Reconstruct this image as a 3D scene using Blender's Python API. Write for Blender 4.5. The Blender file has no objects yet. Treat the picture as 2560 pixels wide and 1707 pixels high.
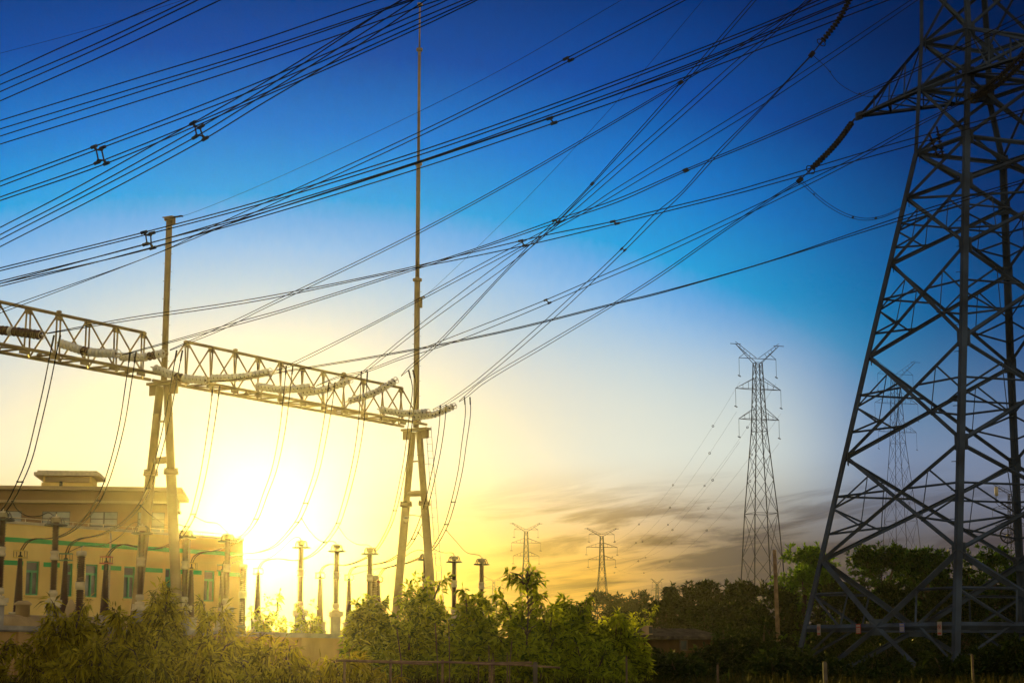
import bpy, bmesh, math, random
import numpy as np
from mathutils import Vector, Matrix
R = math.radians
rng = np.random.default_rng(7)
random.seed(7)
scene = bpy.context.scene
COL = scene.collection

# ------------------------------------------------------------------ camera
F, CX, CY, HOR, CAMZ = 4500.0, 1280.0, 853.5, 1640.0, 1.6      # focal length in pixels of the 2560 px wide photograph
TH = math.atan((HOR - CY) / F)
cam = bpy.data.objects.new('camera', bpy.data.cameras.new('camera'))
COL.objects.link(cam)
cam.location = (0, 0, CAMZ)
cam.rotation_euler = (R(90) + TH, 0, 0)
cam.data.sensor_width = 36
cam.data.lens = 36 * F / 2560
cam.data.clip_start = 0.5
cam.data.clip_end = 8000
scene.camera = cam

def ray(px, py):
    u, v = (px - CX) / F, (CY - py) / F
    return Vector((u, math.cos(TH) - v * math.sin(TH), math.sin(TH) + v * math.cos(TH)))
def at(px, py, Y):                                   # point at forward distance Y
    d = ray(px, py)
    return d * (Y / d.y) + Vector((0, 0, CAMZ))
def atz(px, py, Z):                                  # point at height Z
    d = ray(px, py)
    return d * ((Z - CAMZ) / d.z) + Vector((0, 0, CAMZ))

# ------------------------------------------------------------------ world, sun
SUN = ray(658, 1300).normalized()
SAZ, SEL = math.atan2(SUN.x, SUN.y), math.asin(SUN.z)
def lin(c):
    return tuple((v / 255 / 12.92) if v / 255 <= .04045 else ((v / 255 + .055) / 1.055) ** 2.4 for v in c)
w = bpy.data.worlds.new('World'); scene.world = w; w.use_nodes = True
nt = w.node_tree; nt.nodes.clear()
def N(t, **k):
    n = nt.nodes.new(t)
    for a, b in k.items(): setattr(n, a, b)
    return n
def M(op, a, b=None, c=None):
    n = N('ShaderNodeMath', operation=op)
    for i, v in enumerate((a, b, c)):
        if v is None: continue
        if isinstance(v, (int, float)): n.inputs[i].default_value = v
        else: nt.links.new(v, n.inputs[i])
    return n.outputs[0]
def SM(x, lo, hi):                                    # smooth ramp lo -> hi
    n = N('ShaderNodeMapRange', interpolation_type='SMOOTHSTEP')
    nt.links.new(x, n.inputs[0]); n.inputs[1].default_value = lo; n.inputs[2].default_value = hi
    return n.outputs[0]
def MIX(f, a, b, bt='MIX'):
    n = N('ShaderNodeMix', data_type='RGBA', blend_type=bt)
    for s, v in ((n.inputs[0], f), (n.inputs[6], a), (n.inputs[7], b)):
        if isinstance(v, (int, float)): s.default_value = v
        elif isinstance(v, tuple): s.default_value = (*v, 1)
        else: nt.links.new(v, s)
    return n.outputs[2]
tc = N('ShaderNodeTexCoord'); sep = N('ShaderNodeSeparateXYZ')
nt.links.new(tc.outputs['Generated'], sep.inputs[0])
X, Y, Z = sep.outputs
AZ = M('ARCTAN2', X, Y); EL = M('ARCSINE', Z)
comb = N('ShaderNodeCombineXYZ')
nt.links.new(M('MULTIPLY', AZ, 26.0), comb.inputs[0]); nt.links.new(M('MULTIPLY', EL, 14.0), comb.inputs[1])
edge = N('ShaderNodeTexNoise'); edge.inputs['Scale'].default_value = 9; edge.inputs['Detail'].default_value = 5
nt.links.new(comb.outputs[0], edge.inputs['Vector'])
D = M('SQRT', M('ADD', M('POWER', M('DIVIDE', M('SUBTRACT', EL, SEL), 800 / F), 2.0),
                M('POWER', M('DIVIDE', M('SUBTRACT', AZ, SAZ), 1700 / F), 2.0)))
D = M('ADD', M('MULTIPLY', D, 1.035), M('MULTIPLY', M('SUBTRACT', edge.outputs[0], .5), .035))
ramp = N('ShaderNodeValToRGB')
stops = [(0, (215, 205, 165)), (.16, (222, 214, 180)), (.32, (228, 220, 192)), (.48, (228, 222, 198)), (.62, (205, 212, 210)),
         (.75, (172, 200, 220)), (.88, (132, 184, 230)), (.965, (96, 168, 228)), (1.04, (0, 158, 222)), (1.25, (0, 122, 204)),
         (1.5, (0, 76, 160)), (1.8, (0, 48, 116)), (2.3, (0, 26, 80)), (3.0, (8, 26, 76))]
els = ramp.color_ramp.elements
while len(els) < len(stops): els.new(1)
for e, (p, c) in zip(els, stops): e.position = p / 3; e.color = (*lin(c), 1)
nt.links.new(M('DIVIDE', D, 3.0), ramp.inputs[0])
sky = ramp.outputs[0]
low = M("SUBTRACT", 1.0, SM(EL, .04, .115))           # 1 at the horizon
right = SM(AZ, .07, .27)
sky = MIX(M('MULTIPLY', SM(AZ, .06, .30), .62), sky, lin((0, 8, 30)))
mid = M('SUBTRACT', 1.0, SM(EL, .08, .19))
sky = MIX(M('MULTIPLY', M('MULTIPLY', mid, SM(AZ, .08, .24)), .85), sky, lin((132, 142, 168)))
pale = M('MULTIPLY', M('MULTIPLY', SM(EL, .04, .10), M('SUBTRACT', 1.0, SM(EL, .11, .20))), M('MULTIPLY', SM(AZ, -.02, .08), M('SUBTRACT', 1.0, SM(AZ, .12, .21))))
sky = MIX(M('MULTIPLY', pale, .75), sky, lin((222, 226, 212)))
gold = M('MULTIPLY', low, M('SUBTRACT', 1.0, SM(AZ, .04, .21)))
sky = MIX(M('MULTIPLY', gold, .93), sky, lin((226, 160, 24)))
sky = MIX(M('MULTIPLY', M('MULTIPLY', low, SM(AZ, .03, .14)), .94), sky, lin((66, 52, 42)))
# streaks of cloud low on the right
cc = N('ShaderNodeCombineXYZ')
nt.links.new(M('MULTIPLY', AZ, 9.0), cc.inputs[0])
nt.links.new(M('ADD', M('MULTIPLY', EL, 66.0), M('MULTIPLY', AZ, -8.0)), cc.inputs[1])
cn = N('ShaderNodeTexNoise'); cn.inputs['Scale'].default_value = 1.25; cn.inputs['Detail'].default_value = 9; cn.inputs['Roughness'].default_value = .58; cn.inputs['Distortion'].default_value = .5
nt.links.new(cc.outputs[0], cn.inputs['Vector'])
cl = M('MULTIPLY', SM(M('ADD', cn.outputs[0], M('MULTIPLY', low, .04)), .45, .64), M('MULTIPLY', M('SUBTRACT', 1.0, SM(EL, .062, .108)), SM(AZ, -.06, .05)))
ccol = MIX(SM(AZ, .02, .13), lin((104, 70, 20)), lin((58, 54, 66)))
sky = MIX(M('MULTIPLY', cl, .85), sky, ccol)
# the sky opposite the sun: warm bright fill added to light camera-facing sides
back = SM(M('ABSOLUTE', M('SUBTRACT', AZ, SAZ)), R(50), R(100))
sky = MIX(back, sky, MIX(SM(EL, .1, 1.1), (1.05, .85, .52), (.08, .11, .17)))
sky = MIX(SM(EL, .45, 1.1), sky, (.03, .06, .13))
sky = MIX(SM(EL, 0.0, -.05), sky, (.05, .05, .04))
bg = N('ShaderNodeBackground'); nt.links.new(sky, bg.inputs[0]); bg.inputs[1].default_value = 1.0
nish = N('ShaderNodeTexSky', sky_type='NISHITA'); nish.sun_disc = False
nish.sun_elevation = SEL; nish.sun_rotation = SAZ % (2 * math.pi)
bg2 = N('ShaderNodeBackground'); nt.links.new(nish.outputs[0], bg2.inputs[0]); bg2.inputs[1].default_value = 0.0
add = N('ShaderNodeAddShader'); out = N('ShaderNodeOutputWorld')
nt.links.new(bg.outputs[0], add.inputs[0]); nt.links.new(bg2.outputs[0], add.inputs[1]); nt.links.new(add.outputs[0], out.inputs[0])

sun = bpy.data.objects.new('sun', bpy.data.lights.new('sun', 'SUN'))
COL.objects.link(sun)
sun.data.energy = 5.0; sun.data.angle = R(.5); sun.data.color = (1, .68, .12)
sun.rotation_euler = (-SUN).to_track_quat('-Z', 'Y').to_euler()
scene.view_settings.view_transform = 'Standard'; scene.view_settings.look = 'None'
scene.view_settings.exposure = 0; scene.view_settings.gamma = 1
scene.cycles.max_bounces = 6; scene.cycles.volume_bounces = 0; scene.cycles.transparent_max_bounces = 8
scene.cycles.use_denoising = True
HAZE_DENSITY, HAZE_G = 0.00008, 0.945

# ------------------------------------------------------------------ materials
MATS = {}
def mat(name, col, rough=.6, metal=0.0, var=.15, scale=3.0, spec=.5, col2=None, bump=0.0, matte=False):
    m = bpy.data.materials.new(name); m.use_nodes = True; t = m.node_tree
    b = t.nodes['Principled BSDF']; b.inputs['Roughness'].default_value = rough; b.inputs['Metallic'].default_value = metal
    b.inputs['Specular IOR Level'].default_value = spec
    n = t.nodes.new('ShaderNodeTexNoise'); n.inputs['Scale'].default_value = scale; n.inputs['Detail'].default_value = 6
    c = t.nodes.new('ShaderNodeTexCoord'); t.links.new(c.outputs['Object'], n.inputs['Vector'])
    r = t.nodes.new('ShaderNodeValToRGB'); e = r.color_ramp.elements
    e[0].position = .3; e[1].position = .7
    c2 = col2 or tuple(v * (1 - 2 * var) for v in col)
    e[0].color = (*c2, 1); e[1].color = (*(min(1, v * (1 + var)) for v in col), 1)
    t.links.new(n.outputs[0], r.inputs[0]); t.links.new(r.outputs[0], b.inputs['Base Color'])
    if matte:
        df = t.nodes.new('ShaderNodeBsdfDiffuse'); t.links.new(r.outputs[0], df.inputs[0]); t.links.new(df.outputs[0], t.nodes['Material Output'].inputs[0])
    if bump:
        bp = t.nodes.new('ShaderNodeBump'); bp.inputs['Strength'].default_value = bump; bp.inputs['Distance'].default_value = .05
        t.links.new(n.outputs[0], bp.inputs['Height']); t.links.new(bp.outputs[0], b.inputs['Normal'])
    MATS[name] = m; return m
def leafmat(name, dark, light, trans=.4):
    m = bpy.data.materials.new(name); m.use_nodes = True; t = m.node_tree; t.nodes.clear()
    g = t.nodes.new('ShaderNodeNewGeometry'); r = t.nodes.new('ShaderNodeValToRGB')
    e = r.color_ramp.elements; e[0].color = (*dark, 1); e[1].color = (*light, 1); e[1].position = .95
    t.links.new(g.outputs['Random Per Island'], r.inputs[0])
    d = t.nodes.new('ShaderNodeBsdfPrincipled'); d.inputs['Roughness'].default_value = .55; d.inputs['Specular IOR Level'].default_value = .06
    tr = t.nodes.new('ShaderNodeBsdfTranslucent'); mx = t.nodes.new('ShaderNodeMixShader'); mx.inputs[0].default_value = trans
    hs = t.nodes.new('ShaderNodeHueSaturation'); hs.inputs['Value'].default_value = 1.7; hs.inputs['Hue'].default_value = .485
    t.links.new(r.outputs[0], d.inputs['Base Color']); t.links.new(r.outputs[0], hs.inputs['Color']); t.links.new(hs.outputs[0], tr.inputs[0])
    t.links.new(d.outputs[0], mx.inputs[1]); t.links.new(tr.outputs[0], mx.inputs[2])
    o = t.nodes.new('ShaderNodeOutputMaterial'); t.links.new(mx.outputs[0], o.inputs[0])
    MATS[name] = m; return m
STEEL = mat('galvanised steel', (.30, .31, .32), .45, .5, .2, 2.0)
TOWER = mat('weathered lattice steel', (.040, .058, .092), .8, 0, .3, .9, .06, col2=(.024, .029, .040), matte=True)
FARSTEEL = mat('far lattice steel', (.035, .035, .038), .8, 0, .1, 1.0, .1, matte=True)
GANTRY = mat('glow-tinted gantry steel', (.35, .265, .115), .55, 0, .18, .8, .35, col2=(.19, .135, .055))  # golden sun veil put into the gantry steel colour
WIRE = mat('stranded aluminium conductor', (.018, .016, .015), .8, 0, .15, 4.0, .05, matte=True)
HARD = mat('dark line hardware', (.030, .027, .025), .6, .1, .15, 8.0, .2, matte=True)
BROWN = mat('brown glazed porcelain', (.055, .016, .009), .35, 0, .2, 5.0, .35)
WHITE = mat('white glazed porcelain', (.66, .65, .60), .28, 0, .08, 5.0, .6)
PALE = mat('glow-tinted cast metal', (.52, .44, .28), .55, 0, .12, 4.0)  # grey metal, yellowed so its colour carries the golden haze
CONC = mat('weathered concrete', (.30, .28, .25), .9, 0, .2, 1.5, .2, bump=.2)
CREAM = mat('glow-tinted cream render', (.80, .59, .19), .85, 0, .06, .45, .2, col2=(.66, .46, .14))  # cream render pushed to yellow, imitating the golden light over it
TAN = mat('brown wall render', (.22, .13, .05), .85, 0, .08, .5, .2)
TRIM = mat('tan cornice paint', (.36, .25, .13), .8, 0, .08, .6, .2)
GREENB = mat('green wall band paint', (.03, .36, .09), .7, 0, .06, 1.0, .3)
GREENF = mat('green window frame paint', (.05, .30, .12), .5, 0, .08, 2.0)
GLASS = mat('dark window glass', (.10, .11, .10), .08, 0, .35, .7, .9)
GLASSB = mat('grey window glass', (.22, .23, .21), .10, 0, .35, .4, .9)
YEL = mat('yellow phase paint', (.62, .42, .05), .5, 0, .1, 4); GRN = mat('green phase paint', (.08, .22, .08), .5, 0, .1, 4)
RED = mat('red phase paint', (.50, .07, .03), .5, 0, .1, 4)
BARK = mat('bark', (.10, .07, .045), .9, 0, .25, 6.0, .2, bump=.5)
WOOD = mat('weathered timber', (.20, .13, .07), .9, 0, .25, 5.0, .2, bump=.4)
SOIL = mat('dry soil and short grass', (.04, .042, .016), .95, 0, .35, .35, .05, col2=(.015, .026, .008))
BRICK = mat('glow-tinted perimeter wall', (.40, .25, .09), .9, 0, .18, .6, .2, bump=.2)  # golden haze glow mixed into the wall colour
TILE = mat('grey roof tile', (.18, .15, .12), .85, 0, .25, 3.0, .2)
BLUE = mat('blue sign enamel', (.03, .06, .30), .4, 0, .05, 4); SIGNR = mat('red sign enamel', (.25, .02, .02), .4, 0, .05, 4)
SIGNW = mat('dimmed white sign enamel', (.22, .20, .19), .4, 0, .05, 4)  # white enamel greyed, edge-of-frame darkening put into the colour
BLACK = mat('black rubber', (.02, .02, .02), .7, 0, .1, 4)
LEAF_A = leafmat('glow-tinted willow leaf', (.060, .055, .004), (.42, .37, .016), .6)  # leaf colours shifted to yellow to imitate the sun's golden veil
LEAF_B = leafmat('mulberry leaf', (.030, .065, .005), (.36, .42, .022), .6)
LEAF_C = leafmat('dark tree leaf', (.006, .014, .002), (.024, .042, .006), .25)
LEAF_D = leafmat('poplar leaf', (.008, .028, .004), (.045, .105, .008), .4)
LEAF_E = leafmat('sun-brightened poplar leaf', (.030, .075, .006), (.12, .24, .015), .5)  # poplar leaf copy with sunlight painted in as brighter green
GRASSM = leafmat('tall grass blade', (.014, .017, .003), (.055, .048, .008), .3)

# ------------------------------------------------------------------ mesh helpers
def basis(d):
    d = d.normalized(); u = d.cross(Vector((0, 0, 1)))
    if u.length < 1e-4: u = Vector((1, 0, 0))
    u.normalize(); return u, u.cross(d).normalized()
class MB:
    def __init__(s): s.v, s.f, s.mi = [], [], []
    def face(s, idx, m=0): s.f.append(idx); s.mi.append(m)
    def box(s, c, sz, ax=None, m=0):
        c = Vector(c); ax = ax or (Vector((1, 0, 0)), Vector((0, 1, 0)), Vector((0, 0, 1))); o = len(s.v)
        for i in (-1, 1):
            for j in (-1, 1):
                for k in (-1, 1): s.v.append(c + ax[0] * i * sz[0] / 2 + ax[1] * j * sz[1] / 2 + ax[2] * k * sz[2] / 2)
        for q in ((0, 1, 3, 2), (4, 6, 7, 5), (0, 4, 5, 1), (2, 3, 7, 6), (0, 2, 6, 4), (1, 5, 7, 3)): s.face([o + i for i in q], m)
        return s
    def tube(s, pts, r, n=8, m=0, cap=True):
        pts = [Vector(p) for p in pts]; rs = r if isinstance(r, (list, tuple)) else [r] * len(pts); o = len(s.v); K = len(pts)
        u = None
        for i, p in enumerate(pts):
            d = (pts[min(i + 1, K - 1)] - pts[max(i - 1, 0)]).normalized()
            if u is None: u, _ = basis(d)
            u = (u - d * u.dot(d)).normalized(); v = d.cross(u)
            for k in range(n):
                a = 2 * math.pi * (k + .5) / n
                s.v.append(p + (u * math.cos(a) + v * math.sin(a)) * rs[i])
        for i in range(K - 1):
            for k in range(n):
                k2 = (k + 1) % n; s.face([o + i * n + k, o + i * n + k2, o + (i + 1) * n + k2, o + (i + 1) * n + k], m)
        if cap:
            s.face([o + k for k in range(n)][::-1], m); s.face([o + (K - 1) * n + k for k in range(n)], m)
        return s
    def lathe(s, prof, n=20, org=(0, 0, 0), ax=None, m=0):           # prof: (radius, height) list, closed at the ends
        org = Vector(org); ax = ax or (Vector((1, 0, 0)), Vector((0, 1, 0)), Vector((0, 0, 1))); o = len(s.v)
        for r, h in prof:
            for k in range(n):
                a = 2 * math.pi * k / n
                s.v.append(org + ax[0] * (r * math.cos(a)) + ax[1] * (r * math.sin(a)) + ax[2] * h)
        for i in range(len(prof) - 1):
            for k in range(n):
                k2 = (k + 1) % n; s.face([o + i * n + k, o + i * n + k2, o + (i + 1) * n + k2, o + (i + 1) * n + k], m)
        s.face([o + k for k in range(n)][::-1], m); s.face([o + (len(prof) - 1) * n + k for k in range(n)], m)
        return s
    def torus(s, c, Rr, r, n=28, k=8, ax=None, m=0):
        ax = ax or (Vector((1, 0, 0)), Vector((0, 1, 0)), Vector((0, 0, 1))); c = Vector(c); o = len(s.v)
        for i in range(n):
            a = 2 * math.pi * i / n; d = ax[0] * math.cos(a) + ax[1] * math.sin(a)
            for j in range(k):
                b = 2 * math.pi * j / k; s.v.append(c + d * (Rr + r * math.cos(b)) + ax[2] * (r * math.sin(b)))
        for i in range(n):
            for j in range(k):
                i2, j2 = (i + 1) % n, (j + 1) % k; s.face([o + i * k + j, o + i2 * k + j, o + i2 * k + j2, o + i * k + j2], m)
        return s
    def angle(s, a, b, wd, inward=None, th=None, m=0):                # rolled angle bar from a to b, flange wd
        a, b = Vector(a), Vector(b); d = (b - a).normalized(); th = th or max(.012, wd * .12)
        if inward is None: u, v = basis(d)
        else:
            u = (inward - d * inward.dot(d)).normalized(); v = d.cross(u)
            u, v = (u + v).normalized(), (u - v).normalized()
        prof = [(0, 0), (wd, 0), (wd, th), (th, th), (th, wd), (0, wd)]; o = len(s.v)
        for p in (a, b):
            for x, y in prof: s.v.append(p + u * (x - wd * .3) + v * (y - wd * .3))
        for k in range(6): k2 = (k + 1) % 6; s.face([o + k, o + k2, o + 6 + k2, o + 6 + k], m)
        s.face([o, o + 3, o + 2, o + 1], m); s.face([o, o + 5, o + 4, o + 3], m)
        s.face([o + 6, o + 7, o + 8, o + 9], m); s.face([o + 6, o + 9, o + 10, o + 11], m)
        return s
    def build(s, name, mats, parent=None, smooth=False, local=False):
        me = bpy.data.meshes.new(name)
        off = Vector(parent.matrix_world.translation) if (parent and not local) else Vector((0, 0, 0))
        if parent and not local: off = ROOTLOC.get(parent, Vector((0, 0, 0)))
        me.from_pydata([tuple(Vector(p) - off) for p in s.v], [], s.f)
        for mm in (mats if isinstance(mats, (list, tuple)) else [mats]): me.materials.append(mm)
        if any(s.mi): me.polygons.foreach_set('material_index', s.mi)
        if smooth: me.polygons.foreach_set('use_smooth', [True] * len(me.polygons))
        me.update()
        o = bpy.data.objects.new(name, me); COL.objects.link(o)
        if parent: o.parent = parent; ROOTLOC[o] = off
        return o
ROOTLOC = {}
def tag(o, label=None, cat=None, group=None, kind='thing'):
    if label: o['label'] = label
    if cat: o['category'] = cat
    if group: o['group'] = group
    if kind: o['kind'] = kind
    return o
def thing(name, label, cat, loc=(0, 0, 0), group=None):
    o = bpy.data.objects.new(name, None); COL.objects.link(o); o.location = loc; o.empty_display_size = .3
    ROOTLOC[o] = Vector(loc); return tag(o, label, cat, group)
def struct(o): o['kind'] = 'structure'; return o
def copy_tree(o, parent=None):
    c = o.copy(); COL.objects.link(c)
    if parent: c.parent = parent
    for ch in [x for x in KIDS(o)]: copy_tree(ch, c)
    return c
def KIDS(o): return [x for x in COL.objects if x.parent == o]
def mesh_np(name, V, Fq, m, parent=None, off=None):                    # fast quad mesh from numpy arrays
    if off is not None: V = V - np.array(off)
    me = bpy.data.meshes.new(name); me.vertices.add(len(V)); me.vertices.foreach_set('co', V.astype(np.float32).ravel())
    nq = len(Fq); me.loops.add(nq * 4); me.loops.foreach_set('vertex_index', Fq.astype(np.int32).ravel())
    me.polygons.add(nq); me.polygons.foreach_set('loop_start', np.arange(nq, dtype=np.int32) * 4)
    me.materials.append(m); me.update(calc_edges=True); me.validate()
    o = bpy.data.objects.new(name, me); COL.objects.link(o)
    if parent: o.parent = parent
    return o
def catmull(P, n=6):
    P = [Vector(p) for p in P]
    if len(P) < 3: return [P[0].lerp(P[-1], i / n) for i in range(n + 1)]
    Q = [P[0] * 2 - P[1]] + P + [P[-1] * 2 - P[-2]]; out = []
    for i in range(1, len(Q) - 2):
        p0, p1, p2, p3 = Q[i - 1:i + 3]
        t0 = 0; t1 = t0 + max(1e-6, (p1 - p0).length ** .5); t2 = t1 + max(1e-6, (p2 - p1).length ** .5); t3 = t2 + max(1e-6, (p3 - p2).length ** .5)
        for k in range(n):
            t = t1 + (t2 - t1) * k / n
            A1 = p0 * ((t1 - t) / (t1 - t0)) + p1 * ((t - t0) / (t1 - t0)); A2 = p1 * ((t2 - t) / (t2 - t1)) + p2 * ((t - t1) / (t2 - t1))
            A3 = p2 * ((t3 - t) / (t3 - t2)) + p3 * ((t - t2) / (t3 - t2))
            B1 = A1 * ((t2 - t) / (t2 - t0)) + A2 * ((t - t0) / (t2 - t0)); B2 = A2 * ((t3 - t) / (t3 - t1)) + A3 * ((t - t1) / (t3 - t1))
            out.append(B1 * ((t2 - t) / (t2 - t1)) + B2 * ((t - t1) / (t2 - t1)))
    return out + [P[-1]]

# ------------------------------------------------------------------ ground
g = MB(); S = 4000
g.v += [Vector((-S, -S, 0)), Vector((S, -S, 0)), Vector((S, S, 0)), Vector((-S, S, 0))]; g.face([0, 1, 2, 3])
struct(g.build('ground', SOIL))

# ------------------------------------------------------------------ gantry: two A-frame columns and the lattice beams
LC, RC = at(410, 945, 82.7), at(1040, 1065, 100.0)
ZB = 14.3
LC = Vector((LC.x, LC.y, 0)); RC = Vector((RC.x, RC.y, 0))
GD = (RC - LC).normalized(); SPAN = (RC - LC).length
GN = Vector((GD.y, -GD.x, 0))                                          # towards the camera's side
UP = Vector((0, 0, 1))
def gdepth(px, off=0.0):                                               # forward distance of the gantry plane (moved by off) under a pixel column
    d = ray(px, 1000); o = LC + GN * off
    k = d.x / d.y
    s = (k * o.y - o.x) / (GD.x - k * GD.y)
    return (o + GD * s).y
def column(base, label, mast_pts, ladder):
    t = thing('gantry_column', label, 'gantry column', base)
    for sgn in (-1, 1):
        top = base + GN * (sgn * .22) + UP * (ZB - .35); bot = base + GN * (sgn * 1.62)
        k = lambda z: bot.lerp(top, z / (ZB - .35))
        lg = MB().tube([bot, k(9.9)], .235, 20).tube([k(9.9), top], .19, 20).build('leg', GANTRY, t, True)
        fl = MB(); ax = (GN, GD, (top - bot).normalized())
        fl.lathe([(.24, -.10), (.34, -.09), (.34, .031), (.24, .04)], 20, k(9.9), ax).lathe([(.20, .03), (.33, .035), (.33, .11), (.20, .12)], 20, k(9.9), ax)
        for q in range(12):
            a = q * math.pi / 6; fl.box(k(9.9) + GN * .29 * math.cos(a) + GD * .29 * math.sin(a) + UP * .15, (.05, .05, .1))
        fl.build('flange', GANTRY, lg, True)
        MB().lathe([(.20, 0), (.205, .01), (.205, .06), (.2, .07)], 20, k(12.6), ax).build('weld_band', GANTRY, lg, True)
    a, b = base + GN * -.66 + UP * 10.5, base + GN * .66 + UP * 10.5
    MB().tube([a, b], .16, 16).build('cross_tie', GANTRY, t, True)
    MB().tube([base + GN * -.4 + UP * 12.3, base + GN * .4 + UP * 12.3], .05, 10).build('tie_rod', GANTRY, t, True)
    h = MB(); h.box(base + UP * (ZB - .22), (1.75, .5, .12), (GN, GD, UP))
    for sg in (-1, 1): h.box(base + GN * sg * .62 + UP * (ZB - .5), (.5, .08, .5), (GN, GD, UP))
    h.build('cap_plate', GANTRY, t)
    m = MB(); fls = []
    for (z0, z1, r) in mast_pts:
        m.tube([base + UP * z0, base + UP * (z1 + .07)], r, 16)
        fl = MB(); fls.append(fl); fl.lathe([(r, 0), (r + .1, .01), (r + .1, .07), (r + .02, .08), (r + .1, .09), (r + .1, .15), (r, .16)], 18, base + UP * (z1 - .08))
    mast = m.build('mast', GANTRY, t, True)
    for fl in fls: fl.build('flange', GANTRY, mast)
    pg = MB(); z = ZB + .6
    while z < mast_pts[0][1] - .5:
        for sd in (-1, 1): pg.tube([base + UP * (z + .2 * sd), base + UP * (z + .2 * sd) + GN * sd * (mast_pts[0][2] + .13)], .013, 5)
        z += .85 if z < 22 else 1.4
    pg.build('step_peg', STEEL, mast)
    if ladder:
        ld = MB(); bot, top = base + GN * 2.2, base + GN * .85 + UP * (ZB - .1)
        for s_ in (-.17, .17): ld.tube([bot + GN * s_, top + GN * s_], .022, 6)
        for q in range(36): p = bot.lerp(top, (q + .5) / 36); ld.tube([p - GN * .17, p + GN * .17], .012, 5)
        ld.build('ladder', STEEL, t)
        br = MB()
        for z_ in (7.2, 9.2, 12.2):
            p = bot.lerp(top, z_ / ZB); br.tube([p, p - GN * .62], .02, 6)
        br.build('ladder_bracket', STEEL, t)
        p0 = base + GN * .62 + UP * 9.2
        c = MB().tube([p0, p0 - GN * .75 - GD * .2 + UP * .12, p0 - GN * 1.1 - GD * .2], .03, 8)
        cb = c.build('camera_arm', PALE, t)
        pc = p0 - GN * 1.1 - GD * .2
        MB().lathe([(.05, .1), (.12, .06), (.15, 0), (.14, -.1), (.1, -.2), (.03, -.25)], 14, pc - UP * .05).build('camera_dome', PALE, cb, True)
    return t
def zat(px, py, Y): return at(px, py, Y).z
column(RC, 'tall A-frame gantry column with lightning mast rising out of the picture', [
    (ZB - .1, zat(1040, 700, 100), .165), (zat(1040, 700, 100) + .07, zat(1040, 410, 100), .12),
    (zat(1040, 410, 100) + .07, zat(1040, 125, 100), .085), (zat(1040, 125, 100) + .07, 39.0, .05)], True)
LZ = zat(412, 548, 82.7)
lcol = column(LC, 'shorter A-frame gantry column in front of the building, flat plate on its mast', [(ZB - .1, LZ, .145)], False)
pl = MB().box(LC + UP * (LZ + .09), (.62, .34, .03), (GN, GD, UP)).box(LC + GN * .28 + UP * (LZ - .12), (.2, .05, .4), (GN, GD, UP)); pl.build('top_plate', GANTRY, lcol)
ta = MB().box(LC + GN * .5 + UP * (LZ + .05), (.5, .08, .06), (GN, GD, UP)); q0 = LC + GN * .7 + UP * (LZ + .07); q1 = at(455, 541, 82.3)
ta.tube([q0, q0.lerp(q1, .5), q1], .03, 6)
for k in (.3, .55, .8): ta.lathe([(.03, -.03), (.08, -.02), (.08, .02), (.03, .03)], 10, q0.lerp(q1, k))
ta.build('top_arm', HARD, lcol)
br = MB().box(RC + GN * .3 + UP * (zat(1055, 745, 100)), (.45, .12, .05), (GN, GD, UP)).box(RC + GN * .24 + UP * (zat(1055, 745, 100) - .3), (.22, .05, .6), (GN, GD, UP))
br.build('earth_wire_bracket', GANTRY, [o for o in COL.objects if o.name == 'gantry_column'][0])

def beam(a, b, label, nb=11):
    d = (b - a).normalized(); L = (b - a).length
    t = thing('lattice_beam', label, 'lattice beam', a + UP * ZB)
    bn = lambda s, f: a + d * s + GN * (.78 * f) + UP * ZB
    tn = lambda s: a + d * s + UP * (ZB + 1.95)
    for f in (-1, 1): MB().tube([bn(.1, f), bn(L - .1, f)], .075, 12).build('bottom_chord', GANTRY, t, True)
    bay = (L - 1.2) / nb; nodes = [.6 + bay * i for i in range(nb + 1)]
    MB().tube([tn(nodes[0] + bay * .45), tn(nodes[-1] - bay * .45)], .075, 12).build('top_chord', GANTRY, t, True)
    for i in range(nb):
        mid = (nodes[i] + nodes[i + 1]) / 2
        gs = MB().box(tn(mid) - UP * .12, (.42, .03, .3), (d, GN, UP))
        if i in (2, 7): gs.lathe([(.02, 0), (.12, .03), (.12, .1), (.02, .14)], 12, tn(mid) + UP * .05)
        gs.build('gusset', GANTRY, t)
        for f in (-1, 1):
            MB().tube([bn(nodes[i], f), tn(mid - .1) - UP * .05], .043, 8).build('brace', GANTRY, t, True)
            MB().tube([bn(nodes[i + 1], f), tn(mid + .1) - UP * .05], .043, 8).build('brace', GANTRY, t, True)
        MB().tube([bn(nodes[i], -1), bn(nodes[i], 1)], .05, 8).build('cross_strut', GANTRY, t, True)
        MB().tube([bn(nodes[i], -1 if i % 2 else 1), bn(nodes[i + 1], 1 if i % 2 else -1)], .04, 8).build('bottom_brace', GANTRY, t, True)
        hp = MB().box(bn(nodes[i], 1) - UP * .1, (.5, .06, .26), (d, GN, UP))
        if i in (2, 6, 9): MB().lathe([(.02, -.28), (.13, -.22), (.13, -.12), (.03, -.06)], 12, bn(mid, 1)).build('corona_bell', GANTRY, t, True)
        hp.build('hanger_plate', GANTRY, t)
    return t
beam(LC, RC, 'triangular lattice beam spanning between the two gantry columns')
beam(LC - GD * SPAN, LC, 'triangular lattice beam leaving the picture at the left edge')

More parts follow.
